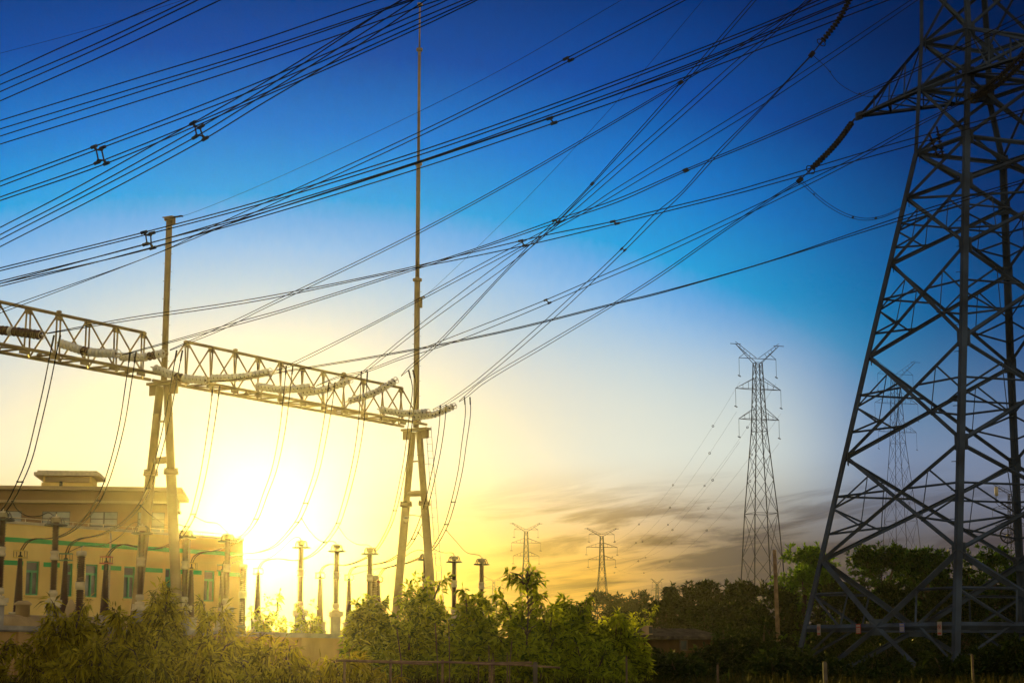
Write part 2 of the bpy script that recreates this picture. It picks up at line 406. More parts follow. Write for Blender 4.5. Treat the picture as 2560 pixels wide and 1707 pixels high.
# ------------------------------------------------------------------ insulator strings
def disc_mesh(name, m, r=.2, p=.235):
    b = MB().lathe([(.06, p * .12), (r * .7, p * .08), (r, -p * .10), (r * .95, -p * .17), (r * .5, -p * .08), (.05, -p * .12)], 16)
    b.lathe([(.028, p * .5), (.04, p * .45), (.048, p * .13)], 12, m=1).lathe([(.05, -p * .125), (.028, -p * .2), (.028, -p * .49)], 12, m=1)
    o = b.build(name, [m, HARD], None, True); me = o.data; bpy.data.objects.remove(o); return me
DW, DB, DD = disc_mesh('white disc', WHITE), disc_mesh('brown disc', BROWN), disc_mesh('dark disc', HARD, .115, .15)
def istring(label, pts, pat, group, pitch=.235, fit=.0, scale=1.0):
    path = catmull(pts, 10); seg = [0]
    for a, b in zip(path, path[1:]): seg.append(seg[-1] + (b - a).length)
    def P(s):
        for i in range(len(path) - 1):
            if s <= seg[i + 1] or i == len(path) - 2:
                k = (s - seg[i]) / max(1e-6, seg[i + 1] - seg[i]); return path[i].lerp(path[i + 1], k), (path[i + 1] - path[i]).normalized()
    t = thing('insulator_string', label, 'insulator', pts[0], group)
    L = seg[-1]; n = max(4, int((L - .1) / (pitch * scale))); pos = []
    for i in range(n):
        p, d = P(.08 + (L - .12) * (i + .5) / n); me = {'w': DW, 'b': DB, 'd': DD}[pat(i, n)]
        o = bpy.data.objects.new('disc', me); COL.objects.link(o); o.parent = t
        o.matrix_local = Matrix.Translation(p - Vector(pts[0])) @ d.to_track_quat('Z', 'Y').to_matrix().to_4x4() @ Matrix.Scale(scale, 4)
    for e, dd in ((0, 1), (-1, -1)):
        q = path[e]; d = (path[1] - path[0]).normalized() if e == 0 else (path[-1] - path[-2]).normalized()
        b = MB().tube([q - d * .16, q + d * .12], .035, 8)
        u, v = basis(d)
        if e: b.torus(q + d * .02, .17, .018, 18, 6, (u, v, d))
        b.build('end_fitting', HARD if pat(0, 9) == 'd' else PALE, t, True)
    return path[-1]
def allw(i, n): return 'w'
def allb(i, n): return 'w' if i in (int(n * .25), int(n * .55)) else 'b'
def alld(i, n): return 'd'
def wb(k): return lambda i, n: 'b' if i % k in (k - 2, k - 1) and i < n - 2 else 'w'
GS = 'insulator strings straining off the gantry beam'
def S(label, a, m, b, pat, k=.78):
    # base on the beam's front chord, tip further out towards the lattice tower
    da = gdepth(a[0], .85); A = at(*a, da)
    zc = da / F
    def dep(px): return da - (px - a[0]) * zc * k
    return istring(label, [A, at(*m, dep(m[0])), at(*b, dep(b[0]))], pat, GS)
TIP = {}
TIP[0] = S('brown insulator string at the left edge of the picture', (-60, 822), (20, 827), (104, 838), allb)
TIP[1] = S('white insulator string with brown bands, left of the plate-topped column', (147, 857), (220, 879), (294, 884), wb(8))
TIP[2] = S('short white and brown insulator string crossing the plate-topped column', (297, 891), (355, 893), (413, 882), wb(9))
TIP[3] = S('white and brown insulator string sloping down right of the plate-topped column', (383, 919), (450, 943), (517, 951), wb(8))
TIP[4] = S('all-white insulator string just right of the brown-banded ones, rising to the right', (526, 945), (600, 943), (675, 929), allw)
TIP[5] = S('all-white insulator string lying almost level along mid beam', (638, 964), (705, 974), (777, 967), allw)
TIP[6] = S('all-white insulator string rising right, just below the middle of the beam', (750, 983), (815, 973), (876, 949), allw)
TIP[7] = S('steepest all-white insulator string, left of the tall mast', (869, 1003), (935, 982), (990, 950), allw)
TIP[8] = S('all-white insulator string sagging across the foot of the tall mast', (948, 1023), (1008, 1033), (1070, 1030), allw)
TIP[9] = S('all-white insulator string rising right beyond the tall mast', (1029, 1043), (1085, 1036), (1136, 1014), allw)

# ------------------------------------------------------------------ conductors
def plane_pts(pts, dA, dB):
    A, B = at(*pts[0], dA), at(*pts[-1], dB); n = Vector((B.y - A.y, A.x - B.x, 0)); out = [A]
    for p in pts[1:-1]:
        d = ray(*p); k = n.dot(A - Vector((0, 0, CAMZ))) / n.dot(d); out.append(d * k + Vector((0, 0, CAMZ)))
    return out + [B]
def extend(P, e0, e1):
    if e0: P = [P[0] + (P[0] - P[1]).normalized() * e0] + P
    if e1: P = P + [P[-1] + (P[-1] - P[-2]).normalized() * e1]
    return P
def near_on(path, px):                                                  # point of a curve that the photo shows at column px
    best = None
    for a, b in zip(path, path[1:]):
        for k in range(8):
            p = a.lerp(b, k / 8); q = p - Vector((0, 0, CAMZ))
            zc = q.y * math.cos(TH) + q.z * math.sin(TH); x = CX + F * q.x / zc
            if best is None or abs(x - px) < best[0]: best = (abs(x - px), p, (b - a).normalized())
    return best[1], best[2]
def bundle(label, wires, dA, dB, r=.018, ext=(0, 10), spacers=(), quad=False, name='conductor_bundle', cat='overhead line', group='overhead conductor bundles'):
    paths = [catmull(extend(plane_pts(w_, dA, dB), *ext), 8) for w_ in wires]
    t = thing(name, label, cat, paths[0][0], group)
    for p in paths: MB().tube(p, r, 6).build('conductor', WIRE, t, True)
    for px in spacers:
        q = []
        for i, p in enumerate(paths): q.append(near_on(p, px[i] if isinstance(px, (list, tuple)) else px))
        sp = MB()
        if len(q) == 2:
            sp.tube([q[0][0], q[1][0]], .022, 6)
        else:
            c = sum((x[0] for x in q), Vector()) / 4; c2 = [c.lerp(x[0], .62) for x in q]
            for i, j in ((0, 1), (1, 3), (3, 2), (2, 0)): sp.tube([c2[i], c2[j]], .020, 6)
            for i in range(4): sp.tube([c2[i], q[i][0]], .034, 6)
        for x, d in q: sp.tube([x - d * .09, x + d * .09], .042, 8)
        sp.build('spacer', HARD, t)
    return t
X4 = lambda px: px
bundle('four-wire overhead line across the top left corner', [
    [(0, 190), (160, 116), (425, 0)], [(0, 212), (240, 110), (473, 0)], [(0, 230), (250, 119), (496, 0)], [(0, 253), (275, 132), (552, 0)]], 44, 36, .0155, (6, 10))
bundle('second four-wire overhead line from the top left, with no spacers in view', [
    [(0, 302), (320, 203), (640, 104), (941, 0)], [(0, 323), (320, 226), (640, 128), (1016, 3)], [(0, 341), (320, 239), (640, 136.5), (1035, 0)], [(0, 361), (320, 261), (640, 159), (1099, 0)]], 46, 38, .0155, (6, 10))
bundle('shallower four-wire overhead line whose spacer hangs lower at far left', [
    [(0, 454), (235, 367), (640, 209), (952, 75), (1120, 0)], [(0, 466), (257, 369), (640, 224), (1044, 49), (1160, 0)],
    [(0, 493), (243, 407), (640, 243), (1044, 62), (1183, 0)], [(0, 502), (266, 409), (640, 250), (1044, 72), (1195, 0)]], 45, 37, .0155, (6, 10), spacers=[(236, 257, 243, 264)])
bundle('steeper four-wire overhead line with a spacer crossing over its shallower neighbour', [
    [(0, 569), (172, 480), (482, 308), (640, 219), (866, 82), (1004, 0)], [(0, 587), (208, 480), (490, 324), (640, 236), (958, 28), (1010, -2)],
    [(0, 599), (231, 480), (488, 343), (640, 250), (1022, 10), (1036, 0)], [(0, 617), (268, 480), (513, 347), (640, 269), (854, 141), (1066, 0)]], 46, 38, .0155, (6, 10), spacers=[(482, 504, 489, 512)])
bundle('four-wire overhead line passing in front of the plate-topped mast, with a spacer beside it', [
    [(0, 670), (360, 581), (640, 506), (1040, 381), (1280, 298), (1600, 180), (1920, 55), (2049, 0)], [(0, 677), (380, 583), (640, 514), (1040, 391), (1280, 308), (1586, 194), (1920, 63), (2071, 0)],
    [(0, 703), (360, 612), (640, 530), (1040, 406), (1280, 322), (1739, 155), (1920, 81), (2119, 0)], [(0, 709), (382, 620), (640, 538), (1040, 408), (1280, 327), (1555, 231), (1920, 87), (2128, 0)]],
    47, 40, .0155, (6, 10), spacers=[(360, 381, 363, 384)])
bundle('twin overhead line just under the four-wire line, short spacer at upper middle', [
    [(0, 709), (300, 627), (640, 537), (1040, 410), (1280, 329), (1555, 232), (1751, 162), (1920, 98), (2183, 0)], [(0, 716), (300, 640), (640, 546), (1040, 424), (1280, 344), (1385, 308), (1705, 196), (1920, 116), (2223, 0)]], 50, 42, .0155, (6, 10), spacers=[(1376, 1386)])
bundle('uppermost long twin line rising from the left beam end over the mast', [
    [(-20, 782), (64, 751), (401, 630), (560, 553), (723, 480), (1041, 334), (1280, 217), (1415, 147), (1696, 0)], [(-20, 790), (107, 743), (407, 628), (551, 569), (749, 480), (1041, 345), (1280, 227), (1427, 151), (1715, 0)]],
    68, 44, .0155, (4, 10), spacers=[(1416, 1427)])
tipd = lambda i: TIP[i].y
bundle('shallow twin line from the brown insulator string, two spacers right of the mast', [
    [(116, 833), (320, 795), (640, 746), (1000, 674), (1346, 592), (1532, 554), (1640, 527), (1828, 480), (1920, 453), (2250, 355), (2560, 274)], [(118, 834), (330, 800), (640, 753), (1000, 678), (1308, 615), (1543, 559), (1640, 535), (1860, 480), (1920, 463), (2287, 361), (2560, 282)]],
    tipd(0) - .3, 52, .017, (0, 8), spacers=[(1532, 1543), (1303, 1311)])
bundle('twin line from the brown-banded string left of the plate-topped column', [
    [(306, 886), (460, 843), (640, 792), (699, 776), (1000, 681), (1184, 623), (1386, 551), (1540, 499), (1716, 423), (1920, 338), (2246, 192), (2560, 37)], [(306, 888), (460, 847), (640, 799), (699, 782), (1000, 686), (1187, 626), (1391, 557), (1550, 503), (1716, 428), (1920, 344), (2275, 185), (2560, 51)]],
    tipd(1) - .2, 52, .017, (0, 8), spacers=[(1386, 1395), (1713, 1716)])
bundle('twin line rising steeply from the short string on the plate-topped column', [
    [(425, 874), (546, 820), (640, 775), (662, 764), (1000, 601), (1228, 480), (1451, 352), (1700, 205), (1862, 106), (1920, 67), (2027, 0)], [(425, 876), (560, 822), (645, 779), (672, 766), (1000, 608), (1239, 480), (1451, 358), (1700, 210), (1862, 112), (1920, 73), (2030, 2)]],
    tipd(2) - .2, 56, .017, (0, 8), spacers=[(1699, 1703)])
bundle('lowest twin line, running long and shallow to the right edge', [
    [(525, 953), (570, 950), (723, 925), (1000, 879), (1227, 834), (1367, 801), (1535, 758), (1640, 733), (1920, 654), (2244, 545), (2560, 449)], [(525, 955), (570, 952), (723, 928), (1000, 882), (1227, 837), (1367, 804), (1535, 761), (1640, 736), (1920, 655), (2251, 551), (2560, 456)]],
    tipd(3) - .2, 52, .017, (0, 8))
bundle('twin line from the left all-white string, climbing to the upper right', [
    [(690, 926), (723, 911), (985, 780), (1183, 671), (1326, 595), (1459, 526), (1527, 480), (1920, 237), (2278, 0)], [(690, 927), (730, 914), (1000, 777), (1205, 669), (1336, 600), (1465, 530), (1549, 480), (1920, 254), (2295, 0)]],
    tipd(4) - .2, 58, .017, (0, 8))
bundle('twin line from the level white string to the right-hand arm of the big lattice tower', [
    [(790, 964), (850, 939), (910, 927), (1000, 893), (1092, 857), (1364, 750), (1475, 702), (1640, 630), (1960, 480), (2131, 397), (2287, 312), (2425, 246)], [(790, 965), (850, 943), (915, 930), (1000, 899), (1132, 856), (1372, 758), (1475, 713), (1640, 643), (1984, 480), (2131, 406), (2287, 320), (2425, 248)]],
    tipd(5) - .2, 57.5, .017, (0, 0), spacers=[(1364, 1373)])
bundle('twin line fanning up from mid beam, second steepest of the fan', [
    [(888, 943), (912, 924), (1036, 822), (1281, 637), (1346, 598), (1472, 480), (1724, 257), (1840, 153), (1920, 88), (2017, 0)], [(888, 944), (915, 928), (1036, 833), (1281, 655), (1346, 603), (1489, 480), (1730, 268), (1850, 160), (1920, 98), (2030, -2)]],
    tipd(6) - .2, 60, .017, (0, 8))
bundle('twin line rising almost diagonally from the string left of the mast', [
    [(1003, 939), (1018, 921), (1092, 857), (1260, 680), (1346, 590), (1388, 552), (1460, 480), (1555, 373), (1701, 208), (1881, 0)], [(1003, 940), (1025, 922), (1100, 857), (1262, 683), (1352, 594), (1392, 556), (1464, 480), (1560, 375), (1712, 208), (1891, 0)]],
    tipd(7) - .2, 62, .017, (0, 8), spacers=[(1480, 1482)])
bundle('twin line from the mast-foot string up to the upper tower string', [
    [(1082, 1023), (1110, 1008), (1190, 951), (1364, 800), (1554, 622), (1640, 532), (1703, 480), (1782, 390), (1920, 252), (2027, 139)], [(1082, 1025), (1113, 1012), (1197, 955), (1380, 800), (1561, 627), (1640, 548), (1710, 480), (1790, 392), (1920, 256), (2027, 141)]],
    tipd(8) - .2, 61.6, .017, (0, 0), spacers=[(1554, 1562)])
bundle('twin line from the rightmost gantry string to the lower tower string', [
    [(1148, 1002), (1165, 987), (1199, 957), (1367, 856), (1545, 751), (1640, 691), (1800, 580), (1920, 500), (1997, 452)], [(1148, 1004), (1170, 990), (1207, 960), (1367, 864), (1545, 757), (1640, 698), (1800, 586), (1920, 505), (1999, 455)]],
    tipd(9) - .2, 61.0, .017, (0, 0))
def single(label, pts, dA, dB, r, ext=(0, 8), name='earth_wire', cat='earth wire'):
    p = catmull(extend(plane_pts(pts, dA, dB), *ext), 8); o = MB().tube(p, r, 5).build(name, WIRE, None, True); return tag(o, label, cat)
single('thin earth wire rising from the plate-topped mast', [(425, 546), (455, 541), (640, 468), (1041, 283), (1280, 160), (1555, 0)], 82.3, 50, .0075)
single('thin earth wire rising from a bracket on the tall mast', [(1058, 742), (1076, 728), (1184, 627), (1332, 480), (1555, 240), (1750, 10)], 99.5, 60, .0075)
single('faint earth wire alone in the top left corner', [(0, 134), (160, 92), (300, 52), (430, 10)], 60, 50, .006, (6, 10))

# ------------------------------------------------------------------ substation apparatus
def sheds(b, r0, r1, z0, z1, n, dr, m=0, seg=18):
    prof = []
    for i in range(n):
        t0 = i / n; z = z0 + (z1 - z0) * t0; r = r0 + (r1 - r0) * t0; h = (z1 - z0) / n
        prof += [(r, z), (r + dr, z + h * .25), (r + dr, z + h * .38), (r, z + h * .62)]
    prof.append((r1, z1)); return b.lathe(prof, seg, m=m)
RZ = 7.1
RINGM = mat('dull grey tube', (.10, .09, .07), .6, .2, .15, 3.0, .3)
SWG = mat('tan switchgear paint', (.42, .30, .14), .6, 0, .15, 1.5, .3)
def make_cvt():
    t = thing('voltage_transformer', None, None)
    bl = lambda b, n, m, p=t, s=True: b.build(n, m, p, s, True)
    bl(MB().box((0, 0, 1.83), (.44, .44, 3.66)), 'pedestal', CONC, s=False)
    bl(MB().box((0, 0, 3.80), (.58, .58, .26)).box((.33, 0, 3.85), (.1, .2, .2)).box((0, 0, 3.67), (.66, .66, .05)), 'base_tank', PALE, s=False)
    bl(MB().lathe([(.1, 3.93), (.22, 3.95), (.22, 4.02), (.12, 4.04), (.12, 4.10), (.19, 4.11), (.19, 4.3), (.14, 4.36)], 18), 'base_collar', PALE)
    b = MB(); sheds(b, .115, .115, 4.36, 5.65, 20, .05); bl(b, 'insulator', BROWN)
    bl(MB().lathe([(.15, 5.62), (.19, 5.66), (.19, 5.74), (.16, 5.77), (.16, 5.89), (.19, 5.92), (.19, 5.99), (.14, 6.02)], 18), 'mid_flange', PALE)
    b = MB(); sheds(b, .115, .115, 6.02, 7.25, 20, .05); bl(b, 'insulator', BROWN)
    cap = bl(MB().lathe([(.16, 7.22), (.19, 7.24), (.19, 7.36), (.22, 7.37), (.22, 7.42), (.12, 7.46)], 18).tube([(0, 0, 7.44), (0, 0, 7.56)], .03, 8), 'cap', PALE)
    rg = bl(MB().torus((0, 0, RZ), .445, .042, 32, 8), 'corona_ring', RINGM)
    b = MB()
    for q in range(4):
        a = q * math.pi / 2 + .5; c, s_ = math.cos(a), math.sin(a)
        b.tube([(.19 * c, .19 * s_, 7.40), (.30 * c, .30 * s_, 7.42), (.36 * c, .36 * s_, 7.36), (.445 * c, .445 * s_, RZ)], .027, 6)
    bl(b, 'ring_support', RINGM, rg)
    return t
def ypos(px, ring_y, z):                                                 # distance at which height z shows at ring_y
    d = ray(px, ring_y); return (z - CAMZ) / d.z * d.y
cvts = [(7, 1299.5), (140, 1312), (355, 1333), (465, 1343.5), (569, 1353), (753, 1368), (842, 1377), (925, 1384), (1063.5, 1398.5), (1135.5, 1404), (1204, 1410)]
cl_ = ['tall ringed voltage transformer cut by the left edge', 'tall ringed voltage transformer beside the horizontal switchgear tanks, second from left', 'tall ringed voltage transformer just left of the plate-topped column',
       'tall ringed voltage transformer just right of the plate-topped column', 'ringed voltage transformer at the right end of the cream building', 'ringed voltage transformer standing alone beneath the sun glow',
       'ringed voltage transformer behind the yellow-topped bushing right of the sun', 'ringed voltage transformer left of the tall mast column, beside the red-topped bushing', 'ringed voltage transformer in front of the tall mast column, half behind leaves',
       'ringed voltage transformer just right of the tall mast column', 'rightmost ringed voltage transformer, above the bushes']
proto = make_cvt(); CV = []
pk = KIDS(proto)
for i, (px, py) in enumerate(cvts):
    Yd = ypos(px, py, RZ); p = at(px, py, Yd); o = proto if i == 0 else copy_tree(proto)
    o.location = (p.x, p.y, 0); o.rotation_euler.z = .3 + .02 * i
    tag(o, cl_[i], 'voltage transformer', 'row of ringed voltage transformers'); CV.append(o)
TZ = 6.28
def make_bushing(paint):
    t = thing('gas_bushing', None, None); bl = lambda b, n, m, p=t, s=True: b.build(n, m, p, s, True)
    bl(MB().lathe([(.36, 0), (.36, 2.9), (.42, 2.92), (.42, 3.02), (.34, 3.05), (.34, 3.45), (.40, 3.47), (.40, 3.55)], 20), 'turret', PALE)
    b = MB(); sheds(b, .20, .085, 3.55, 5.93, 32, .035); bl(b, 'insulator', BROWN)
    fr = bl(MB().box((0, 0, 5.97), (.54, .54, .05)).box((0, 0, 6.27), (.54, .54, .045)), 'terminal_frame', paint, s=False)
    b = MB().lathe([(.09, 5.93), (.10, 5.95), (.10, 6.06), (.05, 6.08)], 14).tube([(0, 0, 6.0), (0, 0, 6.32)], .035, 8)
    for sx in (-1, 1):
        for sy in (-1, 1): b.tube([(.24 * sx, .24 * sy, 5.98), (.24 * sx, .24 * sy, 6.27)], .012, 6)
    bl(b, 'terminal', HARD, fr, False); return t
bush = [(51.5, 1376, YEL, 'yellow-topped tapered bushing at far left'), (165, 1383, GRN, 'green-topped tapered bushing beside the second ringed transformer'), (266, 1391, RED, 'red-topped tapered bushing in front of the cream building windows'),
        (479, 1407, YEL, 'yellow-topped tapered bushing close behind a ringed transformer, right of the plate-topped column'), (557, 1411, GRN, 'green-topped tapered bushing behind the transformer at the building end'), (646, 1420, RED, 'red-topped tapered bushing washed out under the sun glow'),
        (801, 1431, YEL, 'yellow-topped tapered bushing right of the sun, above the bushes'), (873, 1436, GRN, 'green-topped tapered bushing between two ringed transformers right of the sun'), (946, 1441, RED, 'red-topped tapered bushing left of the mast column')]
protos = {}
BU = []
for px, py, pm, lb in bush:
    p = at(px, py, ypos(px, py, TZ))
    if pm.name not in protos: o = protos[pm.name] = make_bushing(pm)
    else: o = copy_tree(protos[pm.name])
    o.location = (p.x, p.y, 0); tag(o, lb, 'bushing', 'tapered gas bushings in three phase colours'); BU.append(o)
def make_post():
    t = thing('surge_arrester', None, None); bl = lambda b, n, m, p=t, s=True: b.build(n, m, p, s, True)
    bl(MB().lathe([(.2, 0), (.2, 3.0), (.26, 3.02), (.26, 3.1)], 16), 'stand', CONC)
    b = MB(); sheds(b, .14, .14, 3.1, 4.45, 14, .05); bl(b, 'insulator', BROWN)
    bl(MB().lathe([(.16, 4.44), (.21, 4.46), (.21, 4.76), (.16, 4.78)], 18), 'mid_collar', PALE)
    b = MB(); sheds(b, .14, .14, 4.78, 5.9, 12, .05); bl(b, 'insulator', BROWN)
    bl(MB().lathe([(.16, 5.88), (.22, 5.9), (.22, 6.09), (.12, 6.12)], 18).tube([(0, 0, 6.1), (0, 0, 6.28), (.1, 0, 6.33)], .02, 6), 'cap', PALE); return t
for i, (px, py, lb) in enumerate([(204, 1376, 'capped brown surge arrester in front of the cream building'), (609, 1409, 'capped surge arrester fading into the sun glow'), (936, 1437, 'capped surge arrester hidden behind the red-topped bushing near the mast column')]):
    p = at(px, py, ypos(px, py, 6.12)); o = make_post() if i == 0 else copy_tree(o0)
    if i == 0: o0 = o
    o.location = (p.x, p.y, 0); tag(o, lb, 'surge arrester', 'capped surge arresters')
# gas-insulated switchgear body at the left
p = at(110, 1600, 79); q = Vector((p.x, p.y, 0))
t = thing('switchgear', 'pale horizontal switchgear tanks low beside the yellow-topped bushing at far left', 'switchgear', q)
axg = (UP, GN, GD)
MB().lathe([(.1, -3), (.45, -2.9), (.5, -2.8), (.5, 2.8), (.45, 2.9), (.1, 3)], 20, q + UP * 2.85, axg).build('tank', SWG, t, True)
MB().lathe([(.1, -.6), (.34, -.55), (.34, .35), (.28, .5), (.1, .56)], 18, q + UP * 3.0 + GN * .7 + GD * .6, (UP, GD, GN)).build('drive_housing', SWG, t, True)
MB().lathe([(.3, 0), (.3, .5), (.38, .52), (.38, .58), (.2, .7)], 18, q + UP * 3.25 - GD * 1.3).build('turret', SWG, t, True)
MB().lathe([(.28, 0), (.3, .1), (.2, .55), (.05, .8)], 14, q + UP * 3.28 + GD * 1.5).build('gauge_hood', SWG, t, True)
fr = MB()
for s_ in (-2, 0, 2): fr.box(q + GD * s_ + UP * 1.2, (.2, .6, 2.4), (GD, GN, UP))
fr.box(q + UP * 2.32, (5.6, .9, .12), (GD, GN, UP)); fr.build('support_frame', CONC, t)
MB().tube([q + GN * .9 + UP * 2.0 + GD * 1, q + GN * .9 + UP * 4.0 + GD * 1.1], .03, 6).build('lever', HARD, t)

def arcpts(pts, dA, dB):
    L = [0]
    for a, b in zip(pts, pts[1:]): L.append(L[-1] + math.hypot(a[0] - b[0], a[1] - b[1]))
    return [at(*p, dA + (dB - dA) * l / L[-1]) for p, l in zip(pts, L)]
def dropper(label, pts, sep, dA, dB, tie=()):
    c = catmull(arcpts(pts, dA, dB), 7); t = thing('dropper_cable', label, 'dropper', c[0], 'twin droppers from the gantry to the bushings')
    n = len(c); o2 = []
    for sg in (-1, 1):
        q = [p + Vector((sg * (sep[0] + (sep[1] - sep[0]) * min(1, i / (n - 1))) / 2, 0, 0)) for i, p in enumerate(c)]
        MB().tube(q, .025, 6).build('conductor', WIRE, t, True); o2.append(q)
    cl = MB()
    for q in o2: cl.tube([q[0], q[0] + (q[1] - q[0]).normalized() * .5], .04, 8)
    cl.build('compression_clamp', HARD, t)
    for k in tie:
        i = int(k * (n - 1)); MB().tube([o2[0][i], o2[1][i]], .03, 6).tube([o2[0][i] - UP * .04, o2[0][i] + UP * .04], .04, 6).tube([o2[1][i] - UP * .04, o2[1][i] + UP * .04], .04, 6).build('spacer', HARD, t)
    return t
by = lambda i: BU[i].location.y
dropper('twin dropper leaving the picture at the lower left', [(143, 838), (134, 880), (118, 960), (95, 1060), (72, 1150), (50, 1204), (27, 1251), (3, 1285)], (.25, .22), tipd(0), 74, (.72,))
dropper('twin dropper curving down to the yellow-topped bushing at far left', [(333, 880), (321, 960), (305, 1060), (283, 1150), (261, 1217), (231, 1274), (190, 1318), (149, 1341), (114, 1346), (90, 1346), (69, 1354), (53, 1376)], (.25, .1), tipd(1), by(0), (.42,))
dropper('twin dropper passing before the plate-topped column legs', [(449, 876), (430, 980), (413, 1070), (393, 1150), (371, 1221), (348, 1264), (302, 1310), (249, 1336), (195, 1348), (176, 1362), (166, 1383)], (.25, .1), tipd(2), by(1), (.4,))
dropper('twin dropper just right of the plate-topped column', [(541, 965), (530, 1050), (509, 1180), (492, 1253), (481, 1290), (465, 1320), (440, 1352), (391, 1371), (350, 1368), (302, 1361), (280, 1374), (267, 1391)], (.3, .1), tipd(3), by(2), (.36, .45))
dropper('twin dropper crossing the sun glow on its left side', [(724, 915), (716, 991), (705, 1080), (685, 1175), (664, 1233), (635, 1306), (600, 1346), (575, 1362), (540, 1375), (502, 1381), (486, 1392), (479, 1407)], (.3, .1), tipd(4), by(3), (.45,))
dropper('twin dropper crossing the sun glow on its right side', [(830, 956), (822, 1018), (808, 1100), (791, 1180), (770, 1242), (749, 1293), (731, 1319), (689, 1363), (650, 1379), (600, 1385), (572, 1393), (558, 1411)], (.3, .1), tipd(5), by(4), (.4, .5))
dropper('twin dropper right of the sun glow, third from the mast column', [(911, 928), (905, 1032), (897, 1100), (882, 1180), (857, 1274), (843, 1313), (813, 1356), (778, 1388), (742, 1400), (690, 1396), (658, 1404), (647, 1420)], (.3, .1), tipd(6), by(5), (.45, .55))
dropper('twin dropper brushing the left side of the tall mast column', [(1027, 925), (1036, 970), (1028, 1038), (1018, 1120), (1007, 1185), (987, 1276), (973, 1317), (937, 1377), (902, 1400), (863, 1412), (824, 1410), (808, 1418), (801, 1431)], (.22, .1), tipd(7), by(6), (.42,))
dropper('twin dropper crossing the legs of the tall mast column', [(1108, 1013), (1105, 1060), (1095, 1130), (1084, 1185), (1069, 1249), (1042, 1328), (1019, 1367), (973, 1401), (930, 1411), (891, 1416), (878, 1424), (873, 1436)], (.3, .1), tipd(8), by(7), (.5,))
dropper('rightmost twin dropper, right of the mast column ladder', [(1168, 993), (1170, 1030), (1160, 1110), (1150, 1180), (1126, 1280), (1111, 1322), (1076, 1377), (1026, 1404), (985, 1414), (960, 1422), (947, 1441)], (.3, .1), tipd(9), by(8), (.38, .48))
def tap(label, pts, dA, dB):
    c = catmull(arcpts(pts, dA, dB), 7); b = MB().tube(c, .018, 6).tube([c[0], c[0] + (c[1] - c[0]) * .5], .035, 6); return tag(b.build('tap_lead', WIRE, None, True), label, 'tap lead', 'single tap leads to the ringed transformers')
cy = lambda i: CV[i].location.y
tap('single tap lead to the ringed transformer beside the switchgear', [(30, 1252), (45, 1275), (71, 1290), (100, 1289), (121, 1281), (137, 1290)], 73.5, cy(1))
tap('single tap lead to the ringed transformer right of the plate-topped column', [(350, 1262), (384, 1292), (415, 1311), (440, 1310), (458, 1314), (465, 1322)], 77, cy(3))
tap('single tap lead to the ringed transformer at the building end', [(486, 1290), (515, 1304), (543, 1308), (560, 1322), (569, 1330)], 79, cy(4))
tap('single tap lead ending right of the sun glow', [(753, 1294), (778, 1331), (802, 1352), (832, 1353), (840, 1356)], 87, cy(6))
tap('single tap lead to the ringed transformer beside the red-topped bushing', [(845, 1315), (870, 1347), (895, 1360), (918, 1361), (924, 1364)], 90, cy(7))
tap('single tap lead just right of the tall mast column', [(1044, 1329), (1087, 1372), (1111, 1381), (1130, 1381), (1135, 1385)], 98, cy(9))
tap('rightmost single tap lead, to the last ringed transformer', [(1115, 1324), (1140, 1352), (1168, 1381), (1197, 1387), (1203, 1391)], 101, cy(10))
tap('thin lead looping from the green-topped bushing to the transformer left of the column', [(170, 1380), (206, 1365), (256, 1363), (302, 1338), (327, 1310), (343, 1305), (352, 1312)], by(1) - .3, cy(2))
tap('thin lead looping under the sun glow to the lone transformer', [(580, 1407), (612, 1398), (671, 1395), (706, 1370), (735, 1344), (748, 1343), (752, 1348)], by(4), cy(5))
tap('thin lead looping across the tall mast column leg', [(878, 1436), (930, 1423), (983, 1414), (1026, 1381), (1050, 1374), (1062, 1378)], by(7), cy(8))

# ------------------------------------------------------------------ cream building with green bands
BO = at(0, 1306, 95); BO = Vector((BO.x, BO.y, 0)); BD = Vector((.575, .818, 0)).normalized(); BN = Vector((BD.y, -BD.x, 0))
def onwall(px, py):
    d = ray(px, py); k = BN.dot(BO - Vector((0, 0, CAMZ))) / BN.dot(d); P = d * k + Vector((0, 0, CAMZ)); return (P - BO).dot(BD), P.z
ZT = onwall(0, 1306)[1]; SR = onwall(608, 1350)[0]; S0 = -7.0
bt = thing('substation_building', 'cream low building with two green bands and green-framed windows', 'building', BO)
wins = [(67, 100, 1398, 1485), (158, 184, 1404, 1489), (215, 246, 1408, 1492), (311, 340, 1414, 1495), (414, 430, 1421, 1497), (511, 538, 1430, 1505)]
wr = []
for a, b, c, d in wins:
    s0, z1 = onwall(a, c); s1, z1b = onwall(b, c + 2); z0 = onwall(a, d)[1]; wr.append((s0, s1, z0, z1))
zw0 = sum(x[2] for x in wr) / len(wr); zw1 = sum(x[3] for x in wr) / len(wr)
def slab(b, s0, s1, z0, z1, d0, d1, m=0): b.box(BO + BD * ((s0 + s1) / 2) + UP * ((z0 + z1) / 2) + BN * ((d0 + d1) / 2), (s1 - s0, d1 - d0, z1 - z0), (BD, BN, UP), m)
wl = MB(); slab(wl, S0, SR, 0, zw0, -.3, 0); slab(wl, S0, SR, zw1, ZT, -.3, 0); e = [S0]
for s0, s1, _, _ in wr: e += [s0, s1]
e.append(SR)
for i in range(0, len(e), 2): slab(wl, e[i], e[i + 1], zw0, zw1, -.3, 0)
slab(wl, S0, S0 + .3, 0, ZT, -8, -.3); slab(wl, SR - .3, SR, 0, ZT, -8, -.3); slab(wl, S0 + .3, SR - .3, 0, ZT, -8, -7.7); slab(wl, S0 + .3, SR - .3, ZT - .7, ZT - .5, -7.7, -.3)
wl.build('wall', CREAM, bt)
